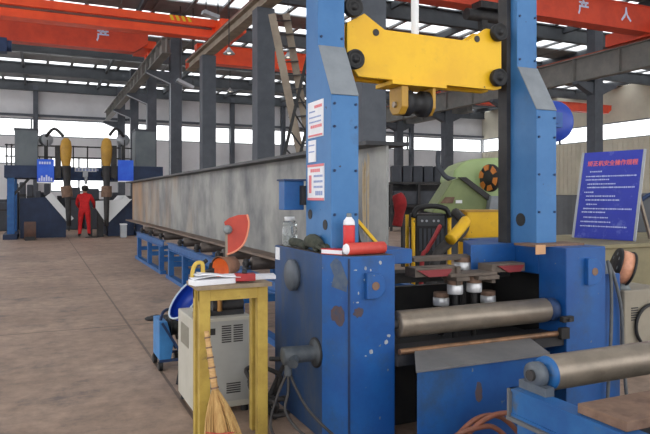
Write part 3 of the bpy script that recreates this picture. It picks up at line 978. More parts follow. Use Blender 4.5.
def conveyor(label, xl, xr, y0, y1, ztop, legs, rolls, m, rr=0.07, foot=0.06, blue=False):
    t = thing('roller_conveyor', label, 'conveyor', ((xl + xr) / 2, (y0 + y1) / 2, 0), 'roller conveyor tables')
    for x in (xl, xr):
        r = MB()
        r.box(x - 0.04, x + 0.04, y0, y1, ztop - 0.012, ztop)
        r.box(x - 0.04, x + 0.04, y0, y1, ztop - 0.11, ztop - 0.098)
        r.box(x - 0.01, x + 0.01, y0, y1, ztop - 0.1, ztop - 0.01)
        if blue:
            r.box(x - 0.035, x + 0.04, y0, y1 - 0.012, ztop - 0.098, ztop - 0.012)
        rail = obj('side_rail', r, m, t)
        obj('skid', MB().box(x - 0.05, x + 0.05, y0, y1, 0.0, foot), m, t)
        if blue:
            obj('lower_flange', MB().box(x - 0.055, x + 0.045, y0, y1, ztop - 0.125, ztop - 0.11), mat('dull_grey', (96, 98, 102), rough=0.6), rail)
            obj('end_plate', MB().box(x - 0.05, x + 0.045, y1 - 0.012, y1, ztop - 0.11, ztop), mat('dull_grey', (96, 98, 102), rough=0.6), rail)
        for y in legs:
            obj('leg', MB().box(x - 0.04, x + 0.04, y - 0.05, y + 0.05, foot, ztop - 0.11), m, t)
    if blue:
        obj('shade_plate', MB().box(xl + 0.045, xr - 0.045, y0 + 0.1, y1 - 0.02, 0.36, 0.375), M_bed, t)  # dark sheet added for the shade between roller and slab
    for y in legs:
        obj('cross_bar', MB().box(xl + 0.04, xr - 0.04, y - 0.04, y + 0.04, 0.2, 0.28), m, t)
    for y in rolls:
        roller_unit(t, xl + 0.08, xr - 0.08, y, 0.64, rr, M_rollsteel if blue else M_dark2, blue)
    return t
M_dark2 = mat('dark_roller', (78, 70, 66), (100, 90, 84), 6.0, rough=0.5, metal=0.4)
conveyor('blue roller conveyor table under the near half of the long beam', 1.98, 2.95, 4.6, 10.7, 0.585, (5.2, 6.6, 8.2, 9.4, 10.5), (5.3, 6.45, 7.6, 8.75, 9.9), M_convblue)
conveyor('blue roller conveyor table under the far half of the long beam', 1.98, 2.95, 11.2, 14.4, 0.585, (11.4, 12.7, 14.1), (11.6, 12.75, 13.9), M_convblue)
conveyor('blue roller conveyor table in the right foreground with shiny roller', 1.785, 3.3, 0.5, 2.03, 0.572, (0.9, 1.93), (0.75, 1.945), M_convblue, 0.07, 0.06, True)
pl = obj('steel_plate', MB().box(1.765, 3.28, 1.48, 1.69, 0.573, 0.608), M_rust, bevel=0.003)
tag(pl, 'thick brown steel plate lying across the foreground conveyor', 'steel plate')

# ------------------------------------------------------------------ small things on the left base
TOP = 1.0335
t = thing('spray_can', 'red spray can with white top standing on the blue machine', 'spray can', (1.575, 3.145, TOP))
obj('can_body', MB().lathe([(0.031, 0), (0.033, 0.004), (0.033, 0.155), (0.031, 0.16)], (1.575, 3.145, TOP), n=24), M_red, t)
obj('can_top', MB().lathe([(0.032, 0.16), (0.033, 0.165), (0.03, 0.185), (0.018, 0.2), (0.016, 0.205)], (1.575, 3.145, TOP), n=24), M_paper, t)
obj('nozzle', MB().lathe([(0.014, 0.2), (0.014, 0.222), (0.01, 0.226)], (1.575, 3.145, TOP), n=14), M_cabgrey, t)
t = thing('red_cylinder', 'red cylinder with white end lying on the blue machine', 'cylinder', (1.64, 3.06, TOP))
p0, p1 = Vector((1.515, 3.055, TOP + 0.034)), Vector((1.765, 3.085, TOP + 0.034))
dv = (p1 - p0)
obj('tube_body', MB().lathe([(0.03, 0), (0.034, 0.006), (0.034, dv.length - 0.006), (0.028, dv.length)], p0, dv, 24), mat('faded_red', (204, 74, 62), (188, 58, 50), 8.0, rough=0.5), t)
obj('end_cap', MB().lathe([(0.02, -0.012), (0.026, -0.01), (0.03, 0.0), (0.03, 0.004)], p0, dv, 20), M_paper, t)
t = thing('notebook', 'small red covered notebook with white pages on the blue machine', 'notebook', (1.5, 3.13, TOP))
nb = MB().obox((1.505, 3.17, TOP + 0.014), (0.035, 0.02, 0), (-0.035, 0.06, 0), (0, 0, 0.011))
obj('pages', nb, M_paper, t)
obj('book_cover', MB().obox((1.505, 3.17, TOP + 0.027), (0.037, 0.021, 0), (-0.036, 0.062, 0), (0, 0, 0.002)), M_red, t)
obj('book_cover', MB().obox((1.505, 3.17, TOP + 0.0015), (0.037, 0.021, 0), (-0.036, 0.062, 0), (0, 0, 0.0015)), M_red, t)
t = thing('work_glove', 'crumpled dark olive work glove on the blue machine beside the notebook', 'glove', (1.46, 3.4, TOP))
g = MB()
g.tube([(1.455, 3.45, TOP + 0.05), (1.46, 3.38, TOP + 0.06), (1.465, 3.30, TOP + 0.035)], lambda k: 0.03 + 0.012 * math.sin(k * 3.1), 12)
obj('cuff', g, M_glove, t)
g = MB()
for i in range(4):
    g.tube([(1.445 + 0.017 * i, 3.32, TOP + 0.035), (1.445 + 0.02 * i, 3.26, TOP + 0.03 + 0.008 * (i % 2)), (1.452 + 0.02 * i, 3.215, TOP + 0.012)], 0.011, 8)
g.tube([(1.45, 3.36, TOP + 0.035), (1.445, 3.33, TOP + 0.018), (1.448, 3.29, TOP + 0.012)], 0.011, 8)
obj('finger', g, M_glove, t)
t = thing('work_glove', 'second dark olive glove lying flat below the clear bottle', 'glove', (1.47, 3.6, TOP))
g = MB().tube([(1.47, 3.74, TOP + 0.03), (1.462, 3.66, TOP + 0.035), (1.465, 3.56, TOP + 0.03), (1.465, 3.5, TOP + 0.02)], lambda k: 0.028 - 0.008 * k, 12)
obj('cuff', g, M_glove, t)
t = thing('plastic_bottle', 'clear plastic bottle with white cap on the blue machine', 'bottle', (1.49, 3.84, TOP))
M_clear = mat('clear_plastic', (205, 212, 212), rough=0.1)
MATS['clear_plastic'].node_tree.nodes['Principled BSDF'].inputs['Transmission Weight'].default_value = 0.75
obj('bottle_body', MB().lathe([(0.046, 0), (0.05, 0.006), (0.05, 0.11), (0.044, 0.125), (0.05, 0.14), (0.048, 0.15), (0.03, 0.165)], (1.49, 3.84, TOP), n=24), M_clear, t)
obj('bottle_cap', MB().lathe([(0.034, 0.163), (0.035, 0.185), (0.03, 0.188)], (1.49, 3.84, TOP), n=20), M_white, t)
t = thing('hand_lever', 'yellow lever tool lying on the machine right of the spray can', 'tool', (1.76, 3.45, TOP))
obj('lever_arm', MB().bar((1.82, 3.52, TOP + 0.17), (1.96, 3.5, TOP + 0.012), 0.03, 0.02), M_yellow, t)
obj('lever_foot', MB().tube([(1.82, 3.52, TOP + 0.17), (1.84, 3.55, TOP + 0.08), (1.88, 3.56, TOP + 0.014), (1.98, 3.45, TOP + 0.012)], 0.011), M_dark, t)

# ------------------------------------------------------------------ yellow stand and what lies on it
SX0, SX1, SY0, SY1, SZ = 0.79, 1.18, 3.38, 3.54, 0.868
t = thing('work_stand', 'yellow painted wooden work stand in front of the beige cabinet', 'stand', ((SX0 + SX1) / 2, 3.45, 0))
obj('table_top', MB().box(SX0 - 0.015, SX1 + 0.02, SY0 - 0.015, SY1 + 0.1, SZ - 0.022, SZ), mat('worn_plywood', (132, 116, 96), (156, 138, 112), 9.0, rough=0.8), t)
boxes('apron', [(SX0, SX1, SY0 + 0.005, SY0 + 0.03, SZ - 0.085, SZ - 0.022), (SX0, SX1, SY1 - 0.03, SY1, SZ - 0.085, SZ - 0.022)], M_standyel, t)
for x in (SX0, SX1 - 0.06):
    for y in (SY0, SY1 - 0.05):
        obj('leg', MB().box(x, x + 0.06, y, y + 0.05, 0, SZ - 0.022), M_standyel, t, bevel=0.003)
def sheet(name, label, c, u, v, h, m, cat, group=None):
    o = obj(name, MB().obox((c[0], c[1], c[2] + h / 2), u, v, (0, 0, h / 2)), m, bevel=0.002)
    return tag(o, label, cat, group)
sheet('paper_pad', 'thick pad of white papers at the left end of the yellow stand', (0.875, 3.44, SZ), (0.12, 0.02, 0), (-0.008, 0.045, 0), 0.03, M_paper, 'papers')
t = thing('loose_paper', 'curled white sheets on top of the paper pad on the stand', 'papers', (0.9, 3.43, SZ + 0.03))
pm = MB()
for i in range(3):
    prof = []
    for k in range(9):
        f = k / 8
        prof.append((0.76 + i * 0.02 + 0.28 * f, SZ + 0.032 + i * 0.007 + 0.014 * math.sin(f * 3.3 + i) * (1 if f < 0.6 else 0.5)))
    up = [(a, b + 0.0035) for a, b in prof][::-1]
    pm.prism(prof + up, fXZ, 3.40 + i * 0.008, 3.50 + i * 0.008)
obj('sheet', pm, M_paper, t)
sheet('white_folder', 'white paper folder sticking out over the right end of the stand', (1.18, 3.56, SZ), (0.10, -0.015, 0), (0.012, 0.055, 0), 0.022, M_paper, 'papers')
t = thing('red_booklet', 'red booklet with a dark clip lying among the papers on the stand', 'booklet', (1.05, 3.45, SZ))
obj('booklet_body', MB().obox((1.06, 3.43, SZ + 0.03), (0.055, -0.01, 0), (0.006, 0.035, 0), (0, 0, 0.02)), mat('dull_red', (176, 42, 44), (150, 34, 38), 8.0, rough=0.5), t, bevel=0.003)
obj('clip', MB().ball((1.06, 3.44, SZ + 0.058), 0.016), M_dark, t)
t = thing('pipe_funnel', 'rusty open pipe reducer with orange inside, lying behind the papers', 'pipe fitting', (0.96, 3.58, SZ))
axis = Vector((0.8, 0.5, 0.12)).normalized()
obj('funnel_shell', MB().lathe([(0.07, 0.0), (0.074, 0.002), (0.06, 0.05), (0.05, 0.12), (0.048, 0.12), (0.056, 0.05), (0.066, 0.004)], (0.955, 3.58, SZ + 0.065), axis, 24, caps=(False, False)), mat('rusty_cone', (128, 92, 72), (150, 108, 84), 12.0, rough=0.8), t)
obj('bore', MB().lathe([(0.066, 0.008), (0.03, 0.05)], (0.955, 3.58, SZ + 0.062), axis, 20, caps=(False, True)), mat('primer_orange', (238, 116, 52), (220, 96, 44), 14.0, rough=0.6), t)
t = thing('face_shield', 'orange red curved welding guard plate with grey clamp above the stand', 'guard', (0.99, 3.62, SZ))
D0 = 3.72
out = [(224, 222), (229, 218), (238, 215), (247, 214.5), (249, 222), (248, 231), (245.5, 240), (241, 247), (234, 252), (227, 254.5), (226, 246), (226, 234), (225.5, 227)]
f_img = lambda u, v, t_: at(u, D0 + t_, z=EYE + (197 - v) * D0 / FPX)
pm = MB()
pm.prism(out, f_img, 0.0, 0.012)
obj('plate', pm, M_orplate, t, bevel=0.002)
rim = MB().tube([at(u, D0 - 0.004, v) for u, v in out[3:10]], 0.006, 8)
obj('rim', rim, mat('pale_orange', (222, 140, 110), rough=0.6), t)
obj('clamp', MB().lathe([(0.012, 0), (0.026, 0.0), (0.028, 0.02), (0.02, 0.05), (0.008, 0.055)], at(228, D0, 229.5), (-0.41, -0.9, 0), 14), M_cabgrey, t)
obj('handle', MB().bar(at(226.5, D0 + 0.006, 226), (at(227, D0 + 0.006, 226).x, at(227, D0 + 0.006, 226).y, SZ), 0.014, 0.014), M_tan, t)
t = thing('yellow_strap', 'bent yellow strap loop at the left corner of the stand', 'strap', (0.78, 3.5, SZ))
obj('loop', MB().tube([(0.775, 3.47, SZ + 0.01), (0.778, 3.50, SZ + 0.06), (0.80, 3.52, SZ + 0.105), (0.835, 3.52, SZ + 0.11), (0.84, 3.51, SZ + 0.07), (0.835, 3.5, SZ + 0.045)], 0.012, 8), mat('soft_yellow', (206, 176, 84), (190, 158, 70), 14.0, rough=0.8), t)
t = thing('wire_brush', 'small black brush behind the papers on the stand', 'brush', (0.88, 3.58, SZ))
b = MB()
b.obox((0.885, 3.575, SZ + 0.045), (0.03, 0.01, 0.008), (-0.005, 0.018, 0), (0, 0, 0.018))
b.tube([(0.86, 3.58, SZ + 0.03), (0.85, 3.58, SZ + 0.09), (0.88, 3.58, SZ + 0.12)], 0.012)
b.tube([(0.91, 3.58, SZ + 0.02), (0.9, 3.585, SZ + 0.07), (0.905, 3.58, SZ + 0.1)], 0.01)
b.box(0.85, 0.92, 3.56, 3.59, SZ, SZ + 0.03)
obj('brush_head', b, M_black, t)

# broom leaning on the stand
t = thing('broom', 'straw broom with woven handle leaning on the yellow stand', 'broom', at(220, 3.28, z=0))
h0, h1, h2 = at(206.5, 3.32, 331), at(215, 3.27, 390), at(224, 3.24, z=0.02)
hm = MB()
hm.tube([h0, h0.lerp(h1, 0.5), h1], lambda k: 0.012 + 0.006 * k, 12, 6)
obj('broom_handle', hm, mat('woven_straw', (206, 168, 116), (176, 136, 88), 60.0, rough=0.85, stretch=(0.2, 0.2, 1)), t)
for k in range(6):
    bd = MB()
    c = h0.lerp(h1, 0.1 + 0.17 * k)
    r = 0.0135 + 0.001 * k
    bd.cyl(c, c + (h1 - h0).normalized() * 0.008, r + 0.003, n=12)
    obj('binding', bd, M_rust, t)
br = MB()
R0 = Vector((CA, -SA, 0)); F0 = Vector((SA, CA, 0))
for i in range(90):
    a = random.uniform(-1, 1)
    b_ = random.uniform(-1, 1)
    s_ = h1 + R0 * a * 0.014 + F0 * b_ * 0.012
    e_ = Vector((h2.x, h2.y, random.uniform(0.0, 0.03))) + R0 * (a * 0.115 + 0.008) + F0 * b_ * 0.04
    m_ = s_.lerp(e_, 0.45) + R0 * a * 0.014 + Vector((0, 0, 0.01))
    br.tube([s_, m_, e_], 0.0038, 5, 3)
br.lathe([(0.012, 0.0), (0.02, 0.05), (0.036, 0.16), (0.045, 0.30)], h1, h2 - h1, 14)
obj('bristles', br, M_broom, t)
obj('bristle_stitch', MB().tube([h1.lerp(h2, 0.62) + R0 * k * 0.075 - F0 * (0.045 - abs(k) * 0.02) for k in (-1, -0.5, 0, 0.5, 1)], 0.004, 6), mat('stitch_red', (176, 74, 60), rough=0.8), t)

# ------------------------------------------------------------------ beige electric cabinet and things around it
t = thing('electric_cabinet', 'low beige electric cabinet with louvre vents behind the yellow stand', 'cabinet', (1.03, 4.05, 0))
obj('cabinet_body', MB().box(0.855, 1.225, 3.82, 4.28, 0.04, 0.6), M_cab, t, bevel=0.006)
for col_ in range(2):
    boxes('louvre', [(1.03 + col_ * 0.075, 1.09 + col_ * 0.075, 3.812, 3.822, 0.545 - i * 0.014, 0.552 - i * 0.014) for i in range(8)], M_dark, t)
boxes('louvre', [(1.06, 1.15, 3.812, 3.822, 0.13 + i * 0.014, 0.137 + i * 0.014) for i in range(5)], M_dark, t)
boxes('louvre', [(0.85, 0.856, 3.95 + i * 0.03, 3.962 + i * 0.03, 0.40, 0.53) for i in range(8)], mat('louvre_shade', (150, 146, 134), rough=0.6), t)
obj('rating_plate', MB().box(0.955, 0.99, 3.814, 3.821, 0.5, 0.54), M_dark, t)
obj('door_panel', MB().box(0.9, 1.2, 3.815, 3.82, 0.08, 0.58), M_cabgrey if False else mat('cabinet_door', (168, 168, 164), (156, 156, 152), 3.0, rough=0.5), t)
for x in (0.89, 1.19):
    for y in (3.86, 4.24):
        obj('foot', MB().cyl((x, y, 0), (x, y, 0.04), 0.025, n=12), M_black, t)
t = thing('valve_set', 'tangle of dark pump fittings with brass valve on the beige cabinet', 'pump', (1.08, 4.0, 0.6))
v = MB()
v.cyl((1.0, 3.95, 0.66), (1.2, 3.95, 0.66), 0.045)
v.box(0.97, 1.2, 3.9, 4.02, 0.6, 0.63)
v.cyl((1.1, 3.98, 0.66), (1.1, 3.98, 0.76), 0.03)
v.tube([(0.99, 3.98, 0.68), (0.95, 3.96, 0.74), (0.98, 3.92, 0.78), (1.08, 3.92, 0.75)], 0.012)
v.tube([(1.16, 3.96, 0.7), (1.2, 3.92, 0.76), (1.15, 3.9, 0.8), (1.02, 3.92, 0.71)], 0.01)
obj('pump_body', v, M_dark, t)
obj('valve', MB().cyl((1.04, 3.9, 0.63), (1.04, 3.9, 0.74), 0.016).cyl((1.01, 3.9, 0.71), (1.09, 3.9, 0.71), 0.012), mat('brass', (176, 130, 74), (150, 108, 60), 9.0, rough=0.4, metal=0.6), t)
wb_ = obj('wood_block', MB().box(0.87, 0.94, 3.84, 3.92, 0.6, 0.635), M_tan)
tag(wb_, 'small tan wood block on the left front corner of the beige cabinet', 'wood block')
t = thing('plastic_basin', 'tilted round blue plastic basin with pale rim behind the beige cabinet', 'basin', at(184, 4.35, 297))
c = at(186, 4.45, 299)
ax = (-Vector((CA, -SA, 0)) * 0.62 - Vector((SA, CA, 0)) * 0.45 + Vector((0, 0, 0.6))).normalized()
obj('bowl', MB().lathe([(0.155, 0.0), (0.165, 0.005), (0.14, -0.09), (0.12, -0.10), (0.05, -0.10)][::-1], c, ax, 32, caps=(True, False)), M_bluebasin, t)
obj('rim', MB().lathe([(0.158, 0.0), (0.168, 0.0), (0.168, 0.01), (0.158, 0.01), (0.158, 0.0)], c, ax, 32, caps=(False, False)), mat('pale_rim', (190, 205, 220), rough=0.5), t)

low = c - ax * 0.095
for k in range(3):
    an = 2 * math.pi * k / 3 + 0.6
    obj('stand_leg', MB().bar(low + Vector((0.03 * math.cos(an), 0.03 * math.sin(an), 0.0)), (low.x + 0.12 * math.cos(an), low.y + 0.12 * math.sin(an) + 0.05, 0.0), 0.02, 0.02), M_dark, t)
t = thing('wire_feeder', 'small light blue trolley on casters on the floor left of the cabinet', 'trolley', at(162, 5.1, z=0))
Xf, Yf = 0.93, 5.15
b = MB()
b.prism([(Xf - 0.08, 0.08), (Xf + 0.01, 0.08), (Xf + 0.03, 0.2), (Xf - 0.02, 0.38), (Xf - 0.08, 0.38)], fXZ, Yf - 0.17, Yf + 0.12)
obj('side_panel', b, M_cyan, t, bevel=0.005)
fr = MB()
for y in (Yf - 0.17, Yf + 0.1):
    fr.bar((Xf - 0.06, y, 0.37), (Xf + 0.1, y, 0.1), 0.02, 0.02)
    fr.bar((Xf - 0.08, y, 0.075), (Xf + 0.12, y, 0.075), 0.02, 0.02)
fr.tube([(Xf - 0.06, Yf - 0.1, 0.37), (Xf - 0.04, Yf - 0.1, 0.44), (Xf + 0.03, Yf, 0.44), (Xf + 0.06, Yf, 0.35)], 0.012)
obj('frame', fr, M_navy, t)
obj('spool', MB().lathe([(0.02, 0), (0.1, 0), (0.1, 0.012), (0.06, 0.014), (0.06, 0.06), (0.1, 0.062), (0.1, 0.074), (0.02, 0.075)], (Xf + 0.02, Yf - 0.02, 0.3), (1, 0, 0), 20), M_black, t)
for x in (Xf - 0.07, Xf + 0.1):
    for y in (Yf - 0.16, Yf + 0.1):
        obj('caster', MB().cyl((x - 0.015, y, 0.035), (x + 0.015, y, 0.035), 0.035, n=14).box(x - 0.012, x + 0.012, y - 0.012, y + 0.012, 0.035, 0.08), M_black, t)
rg = MB()
for i in range(7):
    p = at(150 + i * 3.2, 6.9, z=0.02)
    rg.ball(p, 0.05, 1.2, 1.0, 0.5 + 0.2 * (i % 3), 8, 5)
tag(obj('oily_rag', rg, M_dark), 'crumpled dark rag on the floor behind the blue trolley', 'rag')

# cables by the machine
def cable(pts, r, m, label, group, name='cable'):
    o = obj(name, MB().tube(pts, r, 8, 6), m)
    return tag(o, label, 'cable', group)
cable([(1.26, 3.27, 0.37), (1.24, 3.22, 0.28), (1.2, 3.15, 0.2), (1.25, 3.0, 0.12), (1.42, 2.85, 0.05), (1.6, 2.7, 0.012)], 0.008, M_cable, 'grey cable curving from the sensor motor to the right along the floor', 'cables by the left base')
cable([(1.268, 3.265, 0.37), (1.28, 3.2, 0.3), (1.32, 3.1, 0.2), (1.42, 2.95, 0.09), (1.55, 2.8, 0.02)], 0.008, M_cable, 'grey cable hanging nearest the blue base wall', 'cables by the left base')
cable([(1.255, 3.275, 0.37), (1.2, 3.28, 0.25), (1.15, 3.25, 0.1), (1.18, 3.1, 0.03), (1.3, 2.9, 0.012)], 0.008, M_cable, 'dark cable dropping straight down below the sensor motor', 'cables by the left base')
jk = MB()
for i in range(9):
    a = random.uniform(0, 6.28)
    x, y = 1.27, 3.66 + random.uniform(-0.1, 0.1)
    jk.tube([(x, y, 0.05 + 0.04 * i), (x + 0.1 * math.cos(a), y + 0.1 * math.sin(a), 0.04 + 0.04 * i), (x + 0.13 * math.cos(a + 1), y + 0.13 * math.sin(a + 1), 0.03 + 0.03 * i), (x + 0.05 * math.cos(a + 2.5), y + 0.1 * math.sin(a + 2.5), 0.015)], 0.014, 7, 4)
tag(obj('cable_tangle', jk, M_cable), 'tangle of dark cables on the floor behind the stand leg', 'cables', kind='stuff')
# hoses in front of the centre block
hs = [([(1.95, 2.6, 0.03), (2.02, 2.52, 0.18), (2.12, 2.48, 0.255), (2.25, 2.46, 0.26), (2.36, 2.44, 0.27), (2.40, 2.42, 0.15), (2.4, 2.4, 0.02)], 'tallest red brown hose arching in front of the centre block'),
      ([(1.90, 2.62, 0.03), (1.98, 2.56, 0.16), (2.08, 2.53, 0.235), (2.2, 2.51, 0.225), (2.3, 2.48, 0.12), (2.32, 2.46, 0.015)], 'red brown hose arching just inside the tallest one'),
      ([(1.84, 2.6, 0.03), (1.94, 2.55, 0.15), (2.04, 2.5, 0.2), (2.14, 2.48, 0.19), (2.24, 2.45, 0.08), (2.25, 2.44, 0.015)], 'red brown hose in the middle of the low arches'),
      ([(1.82, 2.56, 0.03), (1.90, 2.51, 0.12), (2.0, 2.46, 0.165), (2.1, 2.44, 0.14), (2.18, 2.41, 0.05), (2.2, 2.4, 0.015)], 'red brown hose nearest the foot of the front block')]
for pts, lab in hs:
    pts = [(x - 0.09, y, z + 0.02 * (z > 0.05)) for x, y, z in pts]
    cable(pts, 0.013, M_hose, lab, 'hoses before the centre block', 'hose')
for i, lab in enumerate(('pinkish hose lying low on the left of the hose arches', 'grey hose lying lowest on the left of the hose arches')):
    cable([(1.62 + 0.05 * i, 2.5, 0.02), (1.74 + 0.04 * i, 2.42, 0.15 - 0.03 * i), (1.86, 2.37, 0.20 - 0.03 * i), (1.98, 2.34, 0.19 - 0.03 * i), (2.08, 2.32, 0.10), (2.12, 2.30, 0.02)], 0.012, (mat('pink_hose', (150, 112, 100), rough=0.7), M_cable)[i], lab, 'hoses before the centre block', 'hose')
cable([(2.17, 2.40, 0.02), (2.17, 2.40, 0.15), (2.175, 2.41, 0.27), (2.19, 2.42, 0.31), (2.26, 2.43, 0.315), (2.34, 2.42, 0.33), (2.42, 2.40, 0.3)], 0.012, M_hose, 'hose standing upright then bending right to the foreground conveyor', 'hoses before the centre block', 'hose')

# ------------------------------------------------------------------ right side: bench, board, spool, welder
t = thing('long_bench', 'long olive beige machine bench behind the right end of the blue machine', 'bench', (6.2, 5.3, 0))
obj('bench_body', MB().box(4.5, 8.2, 4.62, 6.0, 0, 0.83), M_bench, t, bevel=0.01)
obj('bench_top', MB().box(4.46, 8.24, 4.58, 6.04, 0.83, 0.87), M_bench, t, bevel=0.006)
# board
BL, BR = at(573, 7.35, z=0.88), at(634.5, 6.72, z=0.88)
u = (BR - BL); W = u.length; u = u.normalized()
nrm_h = Vector((u.y, -u.x, 0))          # horizontal, towards +X side / away
if nrm_h.x < 0:
    nrm_h = -nrm_h
up = (Vector((0, 0, 1)) * math.cos(R(11.5)) + nrm_h * math.sin(R(11.5))).normalized()
H = 1.01
front = u.cross(up)
t = thing('text_board', 'tall blue board with red title and white text leaning behind the machine', 'sign', BL)
if front.dot(Vector((-1, 0, 0))) < 0:
    front = -front
cc = BL + u * W / 2 + up * H / 2
obj('panel', MB().obox(cc - front * 0.012, u * W / 2, up * H / 2, front * 0.012), M_signblue, t)
for q in (BL, BR):
    obj('frame_side', MB().bar(q, q + up * H, 0.01, 0.03, u), M_galv, t)
for k in (0.2, 0.8):
    ps = MB()
    a = BL + u * W * k + up * H * 0.8 - front * 0.03
    ps.bar(a, (a.x + 0.3, a.y, 0.885), 0.03, 0.03)
    obj('prop_leg', ps, M_tan, t)
lettering('board_title', '矫正机安全操作规程', W * 0.82 / 9, M_signred, t, BL + u * (W * 0.10) + up * (H * 0.84) + front * 0.002, u, up, 0.002, 0.0008)
rows = [(0.77, 0.16, 0.34), (0.715, 0.10, 0.92), (0.675, 0.10, 0.5), (0.625, 0.14, 0.6), (0.585, 0.14, 0.9), (0.53, 0.10, 0.25), (0.485, 0.14, 0.62), (0.44, 0.14, 0.7), (0.39, 0.16, 0.33), (0.34, 0.12, 0.9), (0.30, 0.10, 0.5), (0.24, 0.14, 0.55), (0.19, 0.10, 0.6), (0.14, 0.10, 0.85)]
for v_, a, b in rows:
    x = a
    wl = MB()
    while x < b:
        w_ = random.uniform(0.012, 0.022)
        hh = random.uniform(0.010, 0.016)
        wl.obox(BL + u * W * (x + w_ / 2) + up * H * v_ + front * 0.002, u * W * w_ / 2, up * H * hh / 2, front * 0.002)
        x += w_ + random.uniform(0.006, 0.014)
    obj('board_text', wl, M_signwhite, t)

t = thing('portable_welder', 'grey beige welding power box at the right edge beside the blue base', 'welder', (4.25, 3.6, 0))
obj('welder_body', MB().box(4.03, 4.5, 3.4, 3.8, 0.03, 0.64), mat('welder_beige', (150, 142, 126), (134, 126, 112), 3.0, rough=0.6), t, bevel=0.01)
for i in range(6):
    obj('louvre', MB().box(4.10, 4.17, 3.393, 3.402, 0.50 - i * 0.018, 0.508 - i * 0.018), M_dark, t)
for x in (4.07, 4.46):
    obj('wheel', MB().cyl((x, 3.43, 0.03), (x, 3.77, 0.03), 0.03, n=12), M_black, t)
obj('neck_post', MB().lathe([(0.06, 0.0), (0.05, 0.02), (0.045, 0.05)], (4.09, 3.47, 0.64), n=16), M_cabgrey, t)
lp = [(4.30 - 0.17 * math.cos(a), 3.38, 0.36 + 0.16 * math.sin(a)) for a in [math.pi * k / 8 for k in range(-2, 9)]]
obj('power_cable', MB().tube(lp + [(lp[-1][0] + 0.02, 3.41, lp[-1][2] - 0.05)], 0.013, 8, 4), M_black, t)
sp = thing('wire_spool', 'black reel of copper coloured wire standing on the grey welding box', 'wire spool', (4.09, 3.47, 0.69))
c = Vector((4.09, 3.47, 0.812))
ax = Vector((0.80, -0.52, -0.30)).normalized()
obj('spool_flange', MB().lathe([(0.03, -0.06), (0.132, -0.06), (0.137, -0.045), (0.1, -0.04)], c, ax, 32), M_black, sp)
obj('spool_flange', MB().lathe([(0.1, 0.04), (0.137, 0.045), (0.132, 0.06), (0.03, 0.06)], c, ax, 32), M_black, sp)
obj('wire', MB().lathe([(0.05, -0.044), (0.125, -0.044), (0.128, 0.0), (0.125, 0.044), (0.05, 0.044)], c, ax, 32), M_copper, sp)
hm = MB()
for k in range(7):
    a = 2 * math.pi * k / 7
    o1 = ax.orthogonal().normalized(); o2 = ax.cross(o1)
    q = c - ax * 0.061 + (o1 * math.cos(a) + o2 * math.sin(a)) * 0.085
    hm.cyl(q, q - ax * 0.002, 0.014, n=8)
obj('hub_hole', hm, M_cabgrey, sp)
cable([(3.40, 3.0, 0.93), (3.42, 2.99, 0.8), (3.41, 2.98, 0.5), (3.36, 2.955, 0.2), (3.33, 2.94, 0.02)], 0.011, M_gcable, 'left grey cable hanging down the right blue base', 'cables on the right base')
cable([(3.40, 3.0, 0.93), (3.46, 3.0, 0.82), (3.52, 2.995, 0.6), (3.53, 2.99, 0.3), (3.53, 2.96, 0.02)], 0.011, M_gcable, 'right grey cable hanging down the right blue base', 'cables on the right base')
cs = thing('corrugated_screen', 'low dark grey corrugated screen standing behind the blue text board', 'screen', at(590, 13.5, z=0))
sm_ = MB()
pts_ = []
A_, B_ = at(540, 13.5, z=0), at(690, 12.6, z=0)
dr_ = (B_ - A_); LL = dr_.length; dr_.normalize(); nr_ = Vector((-dr_.y, dr_.x, 0))
n_ = int(LL / 0.09)
for i in range(n_ + 1):
    pts_.append((LL * i / n_, 0.03 * (i % 4 in (1, 2))))
poly_ = pts_ + [(u_, v_ + 0.004) for u_, v_ in pts_[::-1]]
for i in range(n_):
    (u0, v0), (u1, v1) = pts_[i], pts_[i + 1]
    q = [A_ + dr_ * u_ + nr_ * v_ + Vector((0, 0, z_)) for z_ in (0.04, 1.38) for u_, v_ in ((u0, v0), (u1, v1), (u1, v1 + 0.004), (u0, v0 + 0.004))]
    sm_.hexa(q)
obj('sheet', sm_, M_wains, cs)
for k in (0.02, 0.5, 0.98):
    q = A_ + dr_ * LL * k + nr_ * 0.08
    obj('post', MB().box(q.x - 0.04, q.x + 0.04, q.y - 0.04, q.y + 0.04, 0, 1.38), M_dark, cs)
t = thing('arched_cover', 'dark arched machine cover with blue rim at the right edge behind the board', 'machine cover', at(650, 9.0, z=0))
ac = at(660, 9.0, z=0)
pf = lambda u_, v_, t_: ac + R0 * u_ + Vector((0, 0, v_)) + F0 * t_
arch = [(-0.36, 0)] + [(-0.36 * math.cos(a), 1.05 + 0.36 * math.sin(a)) for a in [math.pi * k / 12 for k in range(13)]] + [(0.36, 0)]
obj('shell', MB().prism(arch, pf, 0.03, 0.8), M_wains, t)
obj('rim', MB().tube([pf(u_, v_, 0.02) for u_, v_ in arch], 0.03, 8, 2), M_navy, t)

